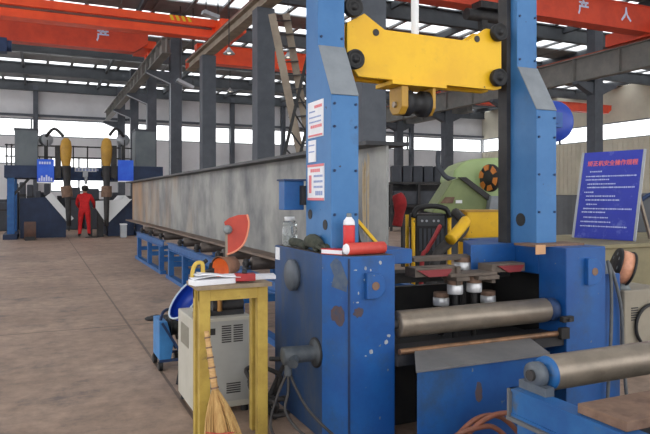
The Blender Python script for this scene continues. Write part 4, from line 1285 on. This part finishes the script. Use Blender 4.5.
# ------------------------------------------------------------------ middle distance: welding source, yellow bin, olive machine
t = thing('welding_source', 'black welding power source in a yellow tube frame behind the machine', 'welder', at(432, 7.0, z=0))
c0 = at(431, 7.0, z=0)
def loc(u_, v_, z_):
    return c0 + R0 * u_ + F0 * v_ + Vector((0, 0, z_))
b = MB().hexa([loc(-0.17, 0, 0.2), loc(0.17, 0, 0.2), loc(0.17, 0.5, 0.2), loc(-0.17, 0.5, 0.2), loc(-0.17, 0, 1.16), loc(0.17, 0, 1.16), loc(0.17, 0.5, 1.16), loc(-0.17, 0.5, 1.16)])
obj('power_box', b, M_black, t, bevel=0.01)
b = MB()
for i in range(6):
    u0 = -0.13 + i * 0.048
    b.hexa([loc(u0 + a, v_, z_) for z_ in (0.75, 1.0) for a, v_ in ((0, -0.01), (0.028, -0.01), (0.028, 0.0), (0, 0.0))])
obj('grille', b, M_stack, t)
b = MB().hexa([loc(a, v_, z_) for z_ in (1.03, 1.14) for a, v_ in ((-0.15, -0.008), (0.15, -0.008), (0.15, 0.0), (-0.15, 0.0))])
obj('control_panel', b, mat('panel_grey', (58, 60, 64), rough=0.5), t)
for u0 in (-0.1, -0.05, 0.03, 0.08):
    obj('dial', MB().cyl(loc(u0, -0.005, 1.085), loc(u0, -0.02, 1.085), 0.013, n=10), M_galv, t)
for s_ in (-1, 1):
    obj('frame_post', MB().tube([loc(s_ * 0.2, -0.02, 0.05), loc(s_ * 0.2, -0.02, 1.14)], 0.022, 8, 1), M_yellow, t)
    obj('frame_post', MB().tube([loc(s_ * 0.2, 0.5, 0.05), loc(s_ * 0.2, 0.5, 1.14)], 0.022, 8, 1), M_yellow, t)
obj('frame_hood', MB().tube([loc(-0.2, -0.02, 1.12), loc(-0.16, -0.02, 1.22), loc(0, -0.02, 1.25), (loc(0.16, -0.02, 1.22)), loc(0.2, -0.02, 1.12)], 0.03, 8, 3), M_black, t)
for s_ in (-1, 1):
    for v_ in (0.0, 0.5):
        obj('wheel', MB().cyl(loc(s_ * 0.2 - 0.02, v_, 0.05), loc(s_ * 0.2 + 0.02, v_, 0.05), 0.05, n=14), M_black, t)
cable([at(455, 6.8, 212), at(464, 6.6, 222), at(462, 6.3, 232), at(447, 6.1, 244), at(436, 6.0, 258), at(430, 5.9, z=0.4), at(428, 5.9, z=0.02)], 0.05, M_cable, 'thick dark hose arching down in front of the black welding source', 'welding hoses')
cable([at(440, 6.5, 226), at(434, 6.3, 238), at(427, 6.2, 250), at(422, 6.1, 262), at(420, 6.0, z=0.02)], 0.022, mat('hose_red', (160, 34, 40), rough=0.5), 'red hose in front of the black welding source', 'welding hoses')
yt = obj('yellow_sleeve', MB().tube([at(466, 6.2, 221), at(458, 6.05, 231), at(450, 5.95, 240)], lambda k: 0.055, 12, 4), M_yellow)
tag(yt, 'bright yellow sleeve around the hose right of the black welding source', 'hose sleeve')

t = thing('steel_bin', 'yellow steel bin below the olive machine, left of the right column', 'bin', at(482, 9.6, z=0))
c0 = at(482, 9.6, z=0)
def bx(mb, u0, u1, v0, v1, z0, z1):
    return mb.hexa([c0 + R0 * a + F0 * v_ + Vector((0, 0, z_)) for z_ in (z0, z1) for a, v_ in ((u0, v0), (u1, v0), (u1, v1), (u0, v1))])
b = MB()
bx(b, -0.24, 0.30, 0, 0.03, 0.74, 1.12); bx(b, -0.24, 0.30, 0.57, 0.6, 0.74, 1.12); bx(b, -0.24, -0.21, 0, 0.6, 0.74, 1.12); bx(b, 0.27, 0.30, 0, 0.6, 0.74, 1.12); bx(b, -0.24, 0.3, 0, 0.6, 0.72, 0.75)
obj('bin_body', b, M_yellow, t)
for u0 in (-0.24, 0.22):
    for v0 in (0.0, 0.52):
        b = MB(); bx(b, u0, u0 + 0.08, v0, v0 + 0.08, 0, 0.74)
        obj('leg', b, M_yellow, t)
b = MB(); bx(b, -0.26, 0.32, -0.02, 0.62, 1.12, 1.15)
obj('bin_rim', b, M_yelhop, t)

t = thing('olive_machine', 'big light green forming machine with orange and black wheel in the background', 'machine', at(478, 14, z=0))
D1 = 14.0
fo = lambda u_, v_, t_: at(u_, D1, v_) + F0 * t_
hood = [(452, 181), (455, 170), (462, 163), (472, 159), (490, 157.5), (530, 157), (530, 206), (492, 204), (486, 204)]
obj('hood', MB().prism(hood, fo, 0.0, 1.6), M_green, t, bevel=0.06)
chute = [(428, 212), (448, 181), (456, 178), (489, 201), (486, 214), (470, 216)]
obj('chute', MB().prism(chute, fo, -0.5, 0.7), M_olive, t, bevel=0.02)
obj('chute_edge', MB().prism([(453, 178), (460, 178), (492, 202), (486, 204)], fo, -0.62, -0.45), M_dark, t)
obj('opening', MB().prism([(436, 203), (448, 203), (450, 197), (441, 197)], fo, -0.53, -0.49), M_rust, t)
obj('base_frame', MB().prism([(436, 212), (530, 204), (530, 257), (436, 257)], fo, 0.05, 1.2), M_stack, t)
obj('control_box', MB().prism([(479, 214), (498, 214), (498, 196), (482, 196)], fo, -0.8, -0.5), M_greycov, t)
wc = at(492.5, D1 - 0.35, 178)
wh = obj('flywheel', MB().lathe([(0.05, 0.0), (0.27, 0.0), (0.30, 0.03), (0.30, 0.1), (0.27, 0.12), (0.05, 0.12)], wc, (-0.98, -0.05, 0), 32), M_black, t)
sg = MB()
axw = Vector((-0.98, -0.05, 0)).normalized(); o2 = Vector((0, 0, 1)); o1 = axw.cross(o2)
for k in range(6):
    a0 = 2 * math.pi * k / 6
    pts = []
    for rr, aa in ((0.17, a0), (0.285, a0), (0.285, a0 + 0.35), (0.285, a0 + 0.62), (0.17, a0 + 0.62)):
        pts.append((rr * math.cos(aa), rr * math.sin(aa)))
    sg.prism(pts, lambda u_, v_, t_: wc + o1 * u_ + o2 * v_ + axw * t_, 0.119, 0.14)
obj('wheel_segment', sg, mat('wheel_orange', (214, 132, 52), (196, 112, 44), 6.0, rough=0.5), wh)
obj('feed_pipe', MB().tube([fo(441, 150, 0.3), fo(440, 165, 0.2), fo(446, 177, 0.0), fo(455, 180, -0.1)], 0.055, 10), M_stack, t)
obj('data_plate', MB().prism([(451, 203), (457, 203), (457, 200), (451, 200)], fo, -0.53, -0.5), M_white, t)

# red bundle and dark racks in the gap right of the beam end
rbn = MB().tube([at(397, 12, 194), at(400, 12, 203), at(399, 12, 215), at(397, 12, 226)], lambda k: 0.05 + 0.08 * math.sin(min(1, k * 1.3 + 0.2) * 2.6), 14)
t = thing('red_jacket', 'red cloth bundle hanging on a dark rack right of the beam end', 'jacket', at(398, 12, z=0))
obj('cloth', rbn, mat('dark_red_cloth', (150, 30, 34), (122, 24, 28), 6.0, rough=0.9), t)
obj('rack_post', MB().bar(at(403, 12.2, 193), at(403, 12.2, z=0), 0.06, 0.06), M_dark, t)
obj('rack_arm', MB().bar(at(403, 12.2, 195), at(395, 12.0, 196), 0.05, 0.05), M_dark, t)
lab = ['leftmost', 'second', 'third', 'fourth', 'rightmost']
for i in range(5):
    c0 = at(397 + i * 10.5, 25.0 + 0.15 * i, z=0)
    m = MB()
    bx(m, -0.19, 0.19, 0, 0.8, 1.95, 2.6)
    o = obj('steel_box', m, M_stack, bevel=0.03)
    tag(o, '%s dark steel box on the rack right of the beam end' % lab[i], 'steel box', 'dark steel boxes on the rack')
t = thing('storage_rack', 'dark steel storage rack holding boxes beyond the beam end', 'rack', at(418, 25, z=0))
c0 = at(418, 24.9, z=0)
for z0_, z1_ in ((1.87, 1.95), (0.95, 1.02)):
    m = MB(); bx(m, -1.1, 1.1, 0, 1.4, z0_, z1_)
    obj('shelf', m, M_dark, t)
m = MB(); bx(m, -1.1, 1.1, 1.3, 1.35, 0.1, 1.86)
obj('back_panel', m, M_dark, t)
for u0 in (-1.1, 0, 1.02):
    m = MB(); bx(m, u0, u0 + 0.1, 0, 0.1, 0, 1.95)
    obj('rack_post', m, M_dark, t)
    m = MB(); bx(m, u0, u0 + 0.1, 1.3, 1.4, 0, 1.95)
    obj('rack_post', m, M_dark, t)
m = MB(); bx(m, -0.97, 0.97, 0.12, 1.25, 1.03, 1.6)
tag(obj('scrap_pile', m, M_stack, bevel=0.05), 'dark mass of steel stock on the middle shelf of the rack', 'steel stock', kind='stuff')

# ------------------------------------------------------------------ welding gantry at the far left
GY = 23.0
gt = thing('welding_gantry', 'dark blue welding gantry with platforms and hoppers at the far left', 'welding machine', (1.3, GY, 0))
X = lambda px, y=GY: aty(px, y)
Z = lambda px, py, y=GY: EYE + (197 - py) * dist(aty(px, y), y) / FPX
def leg(px0, px1, y):
    obj('leg', MB().box(X(px0, y), X(px1, y), y, y + 0.25, 0, Z(px0, 172)), M_convblue if px0 < 20 else M_farblue, gt)
leg(7, 14.5, GY - 0.5); leg(12, 17, GY + 1.2); leg(137, 143, GY - 0.5); leg(136, 141, GY + 1.2)
obj('foot_rail', MB().box(X(4), X(18), GY - 0.8, GY + 1.7, 0.0, 0.16), M_farblue, gt)
obj('foot_rail', MB().box(X(135.5), X(146), GY - 0.8, GY + 1.7, 0.0, 0.16), M_farblue, gt)
br_ = MB().bar((X(14), GY - 0.4, Z(14, 195)), (X(29), GY - 0.4, Z(29, 179)), 0.08, 0.08)
obj('brace', br_, M_dark, gt)
obj('platform', MB().box(X(5), X(57), GY - 0.6, GY + 1.5, Z(10, 178), Z(10, 166)), M_farblue, gt)
obj('platform', MB().box(X(112), X(160), GY - 0.6, GY + 1.5, Z(130, 181), Z(130, 167)), M_farblue, gt)
obj('main_beam', MB().box(X(52), X(118), GY + 0.2, GY + 0.9, Z(80, 180), Z(80, 167)), M_navy, gt)
sgn = obj('beam_sign', MB().box(X(75), X(97), GY + 0.17, GY + 0.2, Z(85, 171.5), Z(85, 167.5)), M_white, gt)
tm = MB()
for i in range(7):
    x = X(76.2) + i * 0.11
    tm.box(x, x + 0.07, GY + 0.16, GY + 0.17, Z(85, 170.8), Z(85, 168.2))
obj('print', tm, M_print_b, sgn)
obj('camera_head', MB().box(X(83), X(88), GY, GY + 0.2, Z(85, 177), Z(85, 171)).cyl((X(86), GY + 0.1, Z(85, 177)), (X(86), GY + 0.1, Z(85, 184)), 0.05), M_galv, gt)
rl = MB()
for px in (5, 10, 60, 75, 90, 105):
    rl.cyl((X(px), GY + 1.2, Z(10, 168)), (X(px), GY + 1.2, Z(10, 141)), 0.025, n=6)
for py in (142, 154):
    rl.cyl((X(3), GY + 1.2, Z(10, py)), (X(140), GY + 1.2, Z(10, py)), 0.025, n=6)
obj('railing', rl, M_dark, gt)
for (a, b, y0, y1) in ((15, 38, 129, 166), (134, 154, 130, 168)):
    cbx = obj('control_cabinet', MB().box(X(a), X(b), GY - 0.4, GY + 0.5, Z(a, y1), Z(a, y0)), mat('far_cabinet_grey', (104, 112, 116), (92, 100, 106), 2.0, rough=0.6), gt, bevel=0.02)
    obj('cabinet_top', MB().box(X(a) - 0.02, X(b) + 0.02, GY - 0.43, GY + 0.53, Z(a, y0 + 2), Z(a, y0)), M_stack, cbx)
for px, py in ((46, 140), (123, 140)):
    z = Z(px, py)
    w_ = MB().lathe([(0.05, -0.1), (0.2, -0.1), (0.21, -0.07), (0.12, -0.06), (0.12, 0.06), (0.21, 0.07), (0.2, 0.1), (0.05, 0.1)], (X(px), GY, z), (0.5, -1, 0), 24)
    wr_ = obj('wire_reel', w_, M_galv, gt)
    obj('reel_stand', MB().box(X(px) - 0.06, X(px) + 0.06, GY - 0.1, GY + 0.1, Z(px, 166), z), M_dark, wr_)
    obj('reel_arm', MB().tube([(X(px), GY - 0.2, z + 0.1), (X(px + (8 if px < 80 else -8)), GY - 0.4, z + 0.35), (X(px + (17 if px < 80 else -15)), GY - 0.5, z + 0.1)], 0.05, 8), M_dark, wr_)
for px, sgn_, nx in ((66, 1, 69), (106.5, -1, 106.5)):
    yy = GY - 0.7
    z0 = Z(px, 172, yy); z1 = Z(px, 138, yy)
    H_ = z1 - z0
    x = X(px, yy)
    hp = obj('flux_hopper', MB().lathe([(0.09, -0.1), (0.12, H_ * 0.18), (0.17, H_ * 0.45), (0.185, H_ * 0.7), (0.15, H_ * 0.9), (0.07, H_)], (x, yy, z0), n=20), M_yelhop, gt)
    x2 = X(nx, yy)
    obj('nozzle_column', MB().tube([(x, yy, z0 + 0.2), ((x * 2 + x2) / 3, yy, z0 - 0.3), (x2, yy, Z(nx, 226, yy))], lambda k: 0.16 - 0.09 * k, 10, 4), M_dark, hp)
    obj('nozzle_sleeve', MB().cyl((x, yy, Z(px, 186, yy)), (x2 * 0.5 + x * 0.5, yy, Z(px, 197, yy)), 0.17, n=14), M_rust, hp)
    obj('torch_tip', MB().cyl((x2, yy, Z(nx, 220, yy)), (x2, yy, Z(nx, 231, yy)), 0.05, 0.02, n=10), M_dark, hp)
    obj('hopper_side', MB().box(x - sgn_ * 0.24 - 0.09, x - sgn_ * 0.24 + 0.09, yy - 0.02, yy + 0.12, z0 - 0.2, z1 - 0.25), M_dark, hp)
    obj('hopper_mount', MB().box(x - 0.1, x + 0.1, yy, GY + 0.3, Z(px, 176, yy), Z(px, 170, yy)), M_dark, hp)
# blue banners hung from the platforms
for (a, b, y0, y1, lab) in ((37, 54, 159, 183, 'blue banner with pale lines on the left platform of the gantry'), (118, 133.5, 160, 182, 'plain blue banner on the right platform of the gantry')):
    yy = GY - 0.72
    t = thing('banner', lab, 'banner', (X((a + b) / 2, yy), yy, Z(a, y1, yy)), 'blue banners on the gantry')
    obj('sheet', MB().box(X(a, yy), X(b, yy), yy, yy + 0.03, Z(a, y1, yy), Z(a, y0, yy)), M_banner, t)
    obj('trim_strip', MB().box(X(a, yy), X(b, yy), yy - 0.01, yy, Z(a, y1, yy), Z(a, y1 - 1.2, yy)), M_white, t)
    obj('hook', MB().box(X(a + 2, yy), X(a + 3, yy), yy, yy + 0.12, Z(a, y0, yy), Z(a, y0 - 2, yy)).box(X(b - 3, yy), X(b - 2, yy), yy, yy + 0.12, Z(a, y0, yy), Z(a, y0 - 2, yy)), M_dark, t)
    if a < 50:
        for i in range(5):
            pm = MB()
            pm.box(X(a + 2 + i * 2.5, yy), X(a + 3.8 + i * 2.5, yy), yy - 0.012, yy, Z(a, y0 + 5, yy), Z(a, y0 + 2.5, yy))
            obj('print', pm, M_signwhite, t)
        for i in range(6):
            w_ = (1.0, 2.2, 1.4, 2.6, 1.8, 1.2)[i]
            pm = MB()
            pm.box(X(a + 1.5 + i * 2.4, yy), X(a + 3.2 + i * 2.4, yy), yy - 0.012, yy, Z(a, y1 - 2, yy), Z(a, y1 - 3 - w_ * 2, yy))
            obj('print', pm, M_signwhite, t)
# slanted V fixtures
def fixture(px0, px1, flip, label, y):
    xa, xb = X(px0, y), X(px1, y)
    t = thing('slanted_fixture', label, 'fixture', ((xa + xb) / 2, y, 0), 'slanted fixtures below the gantry')
    zt, zb_ = Z(px0, 197 if not flip else 200, y), Z(px0, 223, y)
    if not flip:
        poly = [(xa, 0), (xb, 0), (xb, zb_), (X(46, y), zt), (xa, zt - 0.05)]
        p, q = (X(45, y), zt), (xb + 0.05, zb_ - 0.02)
    else:
        poly = [(xb, 0), (xa, 0), (xa, zb_), (X(129, y), zt), (xb, zt)]
        p, q = (X(130, y), zt), (xa - 0.02, zb_ - 0.02)
    obj('body', MB().prism(poly, fXZ, y, y + 2.2), M_farblue, t)
    pv, qv = Vector((p[0], 0, p[1])), Vector((q[0], 0, q[1]))
    n = Vector((-(qv.z - pv.z), 0, qv.x - pv.x)).normalized()
    if n.z < 0:
        n = -n
    mb = MB()
    y0, y1 = y - 0.15, y + (0.4 if not flip else 2.2)
    mb.hexa([(a.x + n.x * k, yy, a.z + n.z * k) for k in (0.01, 0.24) for a, yy in ((pv, y0), (qv, y0), (qv, y1), (pv, y1))])
    obj('slanted_plate', mb, M_white, t)
    if flip:
        tri = [(X(95, y), Z(95, 201, y)), (X(131, y), Z(131, 199, y)), (X(108, y), Z(108, 222, y)), (X(104, y), Z(104, 221, y)), (X(95, y), Z(95, 208, y))]
        obj('cover_sheet', MB().prism(tri, fXZ, y - 0.3, y - 0.24), M_white, t)
        obj('sheet_support', MB().box(X(97, y), X(103, y), y - 0.22, y + 0.2, 0, Z(100, 208, y)), M_dark, t)
    return t
fixture(20, 66, False, 'left slanted blue fixture with a pale sloping plate under the gantry', GY - 0.2)
fixture(108, 134, True, 'right slanted fixture with a pale triangular cover sheet under the gantry', GY - 0.2)
# things on the floor around the gantry
bk = thing('floor_box', 'small pale box on the floor below the right slanted fixture', 'box', (X(124, 21.8), 21.8, 0))
obj('box_body', MB().box(X(121, 21.8), X(127, 21.8), 21.8, 22.1, 0, 0.42), M_galv, bk, bevel=0.02)
obj('box_lid', MB().box(X(120.7, 21.8), X(127.3, 21.8), 21.78, 22.12, 0.42, 0.46), M_white, bk)
rd = thing('rusty_motor', 'rusty motor drum on the floor below the left slanted fixture', 'motor', (X(30, 21.6), 21.6, 0))
obj('drum', MB().cyl((X(24, 21.6), 21.8, 0.3), (X(36, 21.6), 21.8, 0.3), 0.28, n=20), mat('rust_dark', (98, 72, 62), (76, 58, 54), 5.0, rough=0.8), rd)
obj('cradle', MB().box(X(25, 21.6), X(35, 21.6), 21.55, 22.05, 0, 0.12), M_dark, rd)
pos = ['leftmost', 'second from left', 'third from left', 'fourth from left', 'fifth from left', 'sixth from left', 'seventh from left', 'rightmost']
pxs = [2, 15, 22.5, 30, 38, 47, 73, 92]
for i, px in enumerate(pxs):
    yy = 28.0
    x = aty(px, yy)
    hgt = (1.15, 1.9, 1.95, 1.85, 1.6, 1.9, 1.75, 1.7)[i]
    w_ = 0.115 if 1 <= i <= 5 else 0.28
    t = thing('stock_bundle', '%s dark upright steel stock bundle behind the gantry' % pos[i], 'steel stock', (x, yy, 0), 'dark stock bundles behind the gantry')
    obj('bundle', MB().box(x - w_, x + w_, yy, yy + 0.6, 0, hgt), M_stack, t, bevel=0.04)
    obj('strap', MB().box(x - w_ - 0.01, x + w_ + 0.01, yy - 0.01, yy + 0.61, hgt * 0.7, hgt * 0.75), M_dark, t)
sk = MB()
for i in range(18):
    x = aty(-2, 29) + i * 0.32
    sk.box(x, x + 0.3, 29, 29.8, 0, 1.25 + 0.3 * ((i * 7) % 3) / 2)
tag(obj('stock_heap', sk, M_stack), 'low dark heap of steel stock along the floor behind the gantry', 'steel stock', kind='stuff')

# ------------------------------------------------------------------ person in red, seen from behind, working at the fixture
def person():
    base = at(84.5, 21.3, z=0)
    k = 1.0
    t = thing('person', 'person in red coverall and dark cap standing at the gantry, seen from behind', 'person', base)
    f = Vector((0.15, 1, 0)).normalized()      # faces away, slightly right
    r = Vector((f.y, -f.x, 0))
    P = lambda a, b, z: r * a + f * b + Vector((0, 0, z))
    J = [
        ('pelvis', P(0, 0, 0.93), 0.15), ('waist', P(0, 0.02, 1.08), 0.145), ('chest', P(0, 0.07, 1.28), 0.165), ('neckb', P(0, 0.11, 1.44), 0.09),
        ('neck', P(0, 0.13, 1.50), 0.055), ('head', P(0, 0.17, 1.60), 0.095), ('crown', P(0, 0.18, 1.70), 0.07),
        ('hipL', P(-0.10, 0, 0.88), 0.115), ('kneeL', P(-0.14, 0.03, 0.48), 0.075), ('ankL', P(-0.15, -0.02, 0.10), 0.058), ('toeL', P(-0.17, 0.13, 0.05), 0.045),
        ('hipR', P(0.10, 0, 0.88), 0.115), ('kneeR', P(0.13, 0.05, 0.48), 0.075), ('ankR', P(0.15, 0.0, 0.10), 0.058), ('toeR', P(0.17, 0.15, 0.05), 0.045),
        ('shL', P(-0.19, 0.08, 1.38), 0.078), ('elL', P(-0.26, 0.14, 1.12), 0.055), ('wrL', P(-0.2, 0.34, 0.98), 0.038), ('haL', P(-0.17, 0.42, 0.97), 0.034),
        ('shR', P(0.19, 0.08, 1.38), 0.078), ('elR', P(0.29, 0.16, 1.14), 0.055), ('wrR', P(0.28, 0.36, 1.0), 0.038), ('haR', P(0.27, 0.44, 0.98), 0.034)]
    idx = {n: i for i, (n, _, _) in enumerate(J)}
    E = [('pelvis', 'waist'), ('waist', 'chest'), ('chest', 'neckb'), ('neckb', 'neck'), ('neck', 'head'), ('head', 'crown'),
         ('pelvis', 'hipL'), ('hipL', 'kneeL'), ('kneeL', 'ankL'), ('ankL', 'toeL'), ('pelvis', 'hipR'), ('hipR', 'kneeR'), ('kneeR', 'ankR'), ('ankR', 'toeR'),
         ('chest', 'shL'), ('shL', 'elL'), ('elL', 'wrL'), ('wrL', 'haL'), ('chest', 'shR'), ('shR', 'elR'), ('elR', 'wrR'), ('wrR', 'haR')]
    me = bpy.data.meshes.new('body')
    me.from_pydata([p for _, p, _ in J], [(idx[a], idx[b]) for a, b in E], [])
    o = bpy.data.objects.new('body_tmp', me)
    COL.objects.link(o)
    sk_ = o.modifiers.new('skin', 'SKIN')
    sd = o.modifiers.new('sub', 'SUBSURF'); sd.levels = 2; sd.render_levels = 2
    lay = me.skin_vertices[0].data
    for i, (_, _, rad) in enumerate(J):
        lay[i].radius = (rad, rad)
        lay[i].use_root = (i == 0)
    dg = bpy.context.evaluated_depsgraph_get()
    m2 = bpy.data.meshes.new_from_object(o.evaluated_get(dg))
    bpy.data.objects.remove(o)
    m2.materials.clear()
    for m in (M_coverall, M_skin, M_black):
        m2.materials.append(m)
    for p in m2.polygons:
        c = p.center
        p.use_smooth = True
        hand = any((c - J[idx[n]][1]).length < 0.075 for n in ('haL', 'haR'))
        p.material_index = 1 if (c.z > 1.49 or hand) else (2 if c.z < 0.11 else 0)
    b = bpy.data.objects.new('body', m2)
    COL.objects.link(b)
    b.parent = t
    hc = base + P(0, 0.17, 1.64)
    obj('cap', MB().lathe([(0.118, -0.02), (0.12, 0.02), (0.105, 0.07), (0.06, 0.105), (0.005, 0.115)], hc, n=20), M_dark, t)
    hr = MB().ball(hc + Vector((0, 0, -0.01)) - f * 0.02, 0.11, 1, 1, 0.9)
    obj('hair', hr, M_black, t)
    fg = MB()
    for n, s in (('haL', -1), ('haR', 1)):
        h0 = base + J[idx[n]][1]
        for i in range(4):
            q = h0 + r * (i - 1.5) * 0.018
            fg.tube([q, q + f * 0.05, q + f * (0.08 - 0.008 * abs(i - 1.5)) - Vector((0, 0, 0.03))], 0.009, 6, 3)
        fg.tube([h0 - r * s * 0.03, h0 - r * s * 0.05 + f * 0.04], 0.01, 6, 1)
    obj('finger', fg, M_skin, t)
    return base, f, r
base, f_, r_ = person()
t = thing('floor_stand', 'thin dark standing post on the floor beside the person in red', 'post', at(91.5, 21.0, z=0))
q = at(91.5, 21.0, z=0)
obj('pole', MB().cyl(q + Vector((0, 0, 0.03)), q + Vector((0, 0, 1.0)), 0.03, n=10), M_dark, t)
obj('foot_plate', MB().lathe([(0.2, 0), (0.2, 0.02), (0.05, 0.04)], q, n=16), M_dark, t)
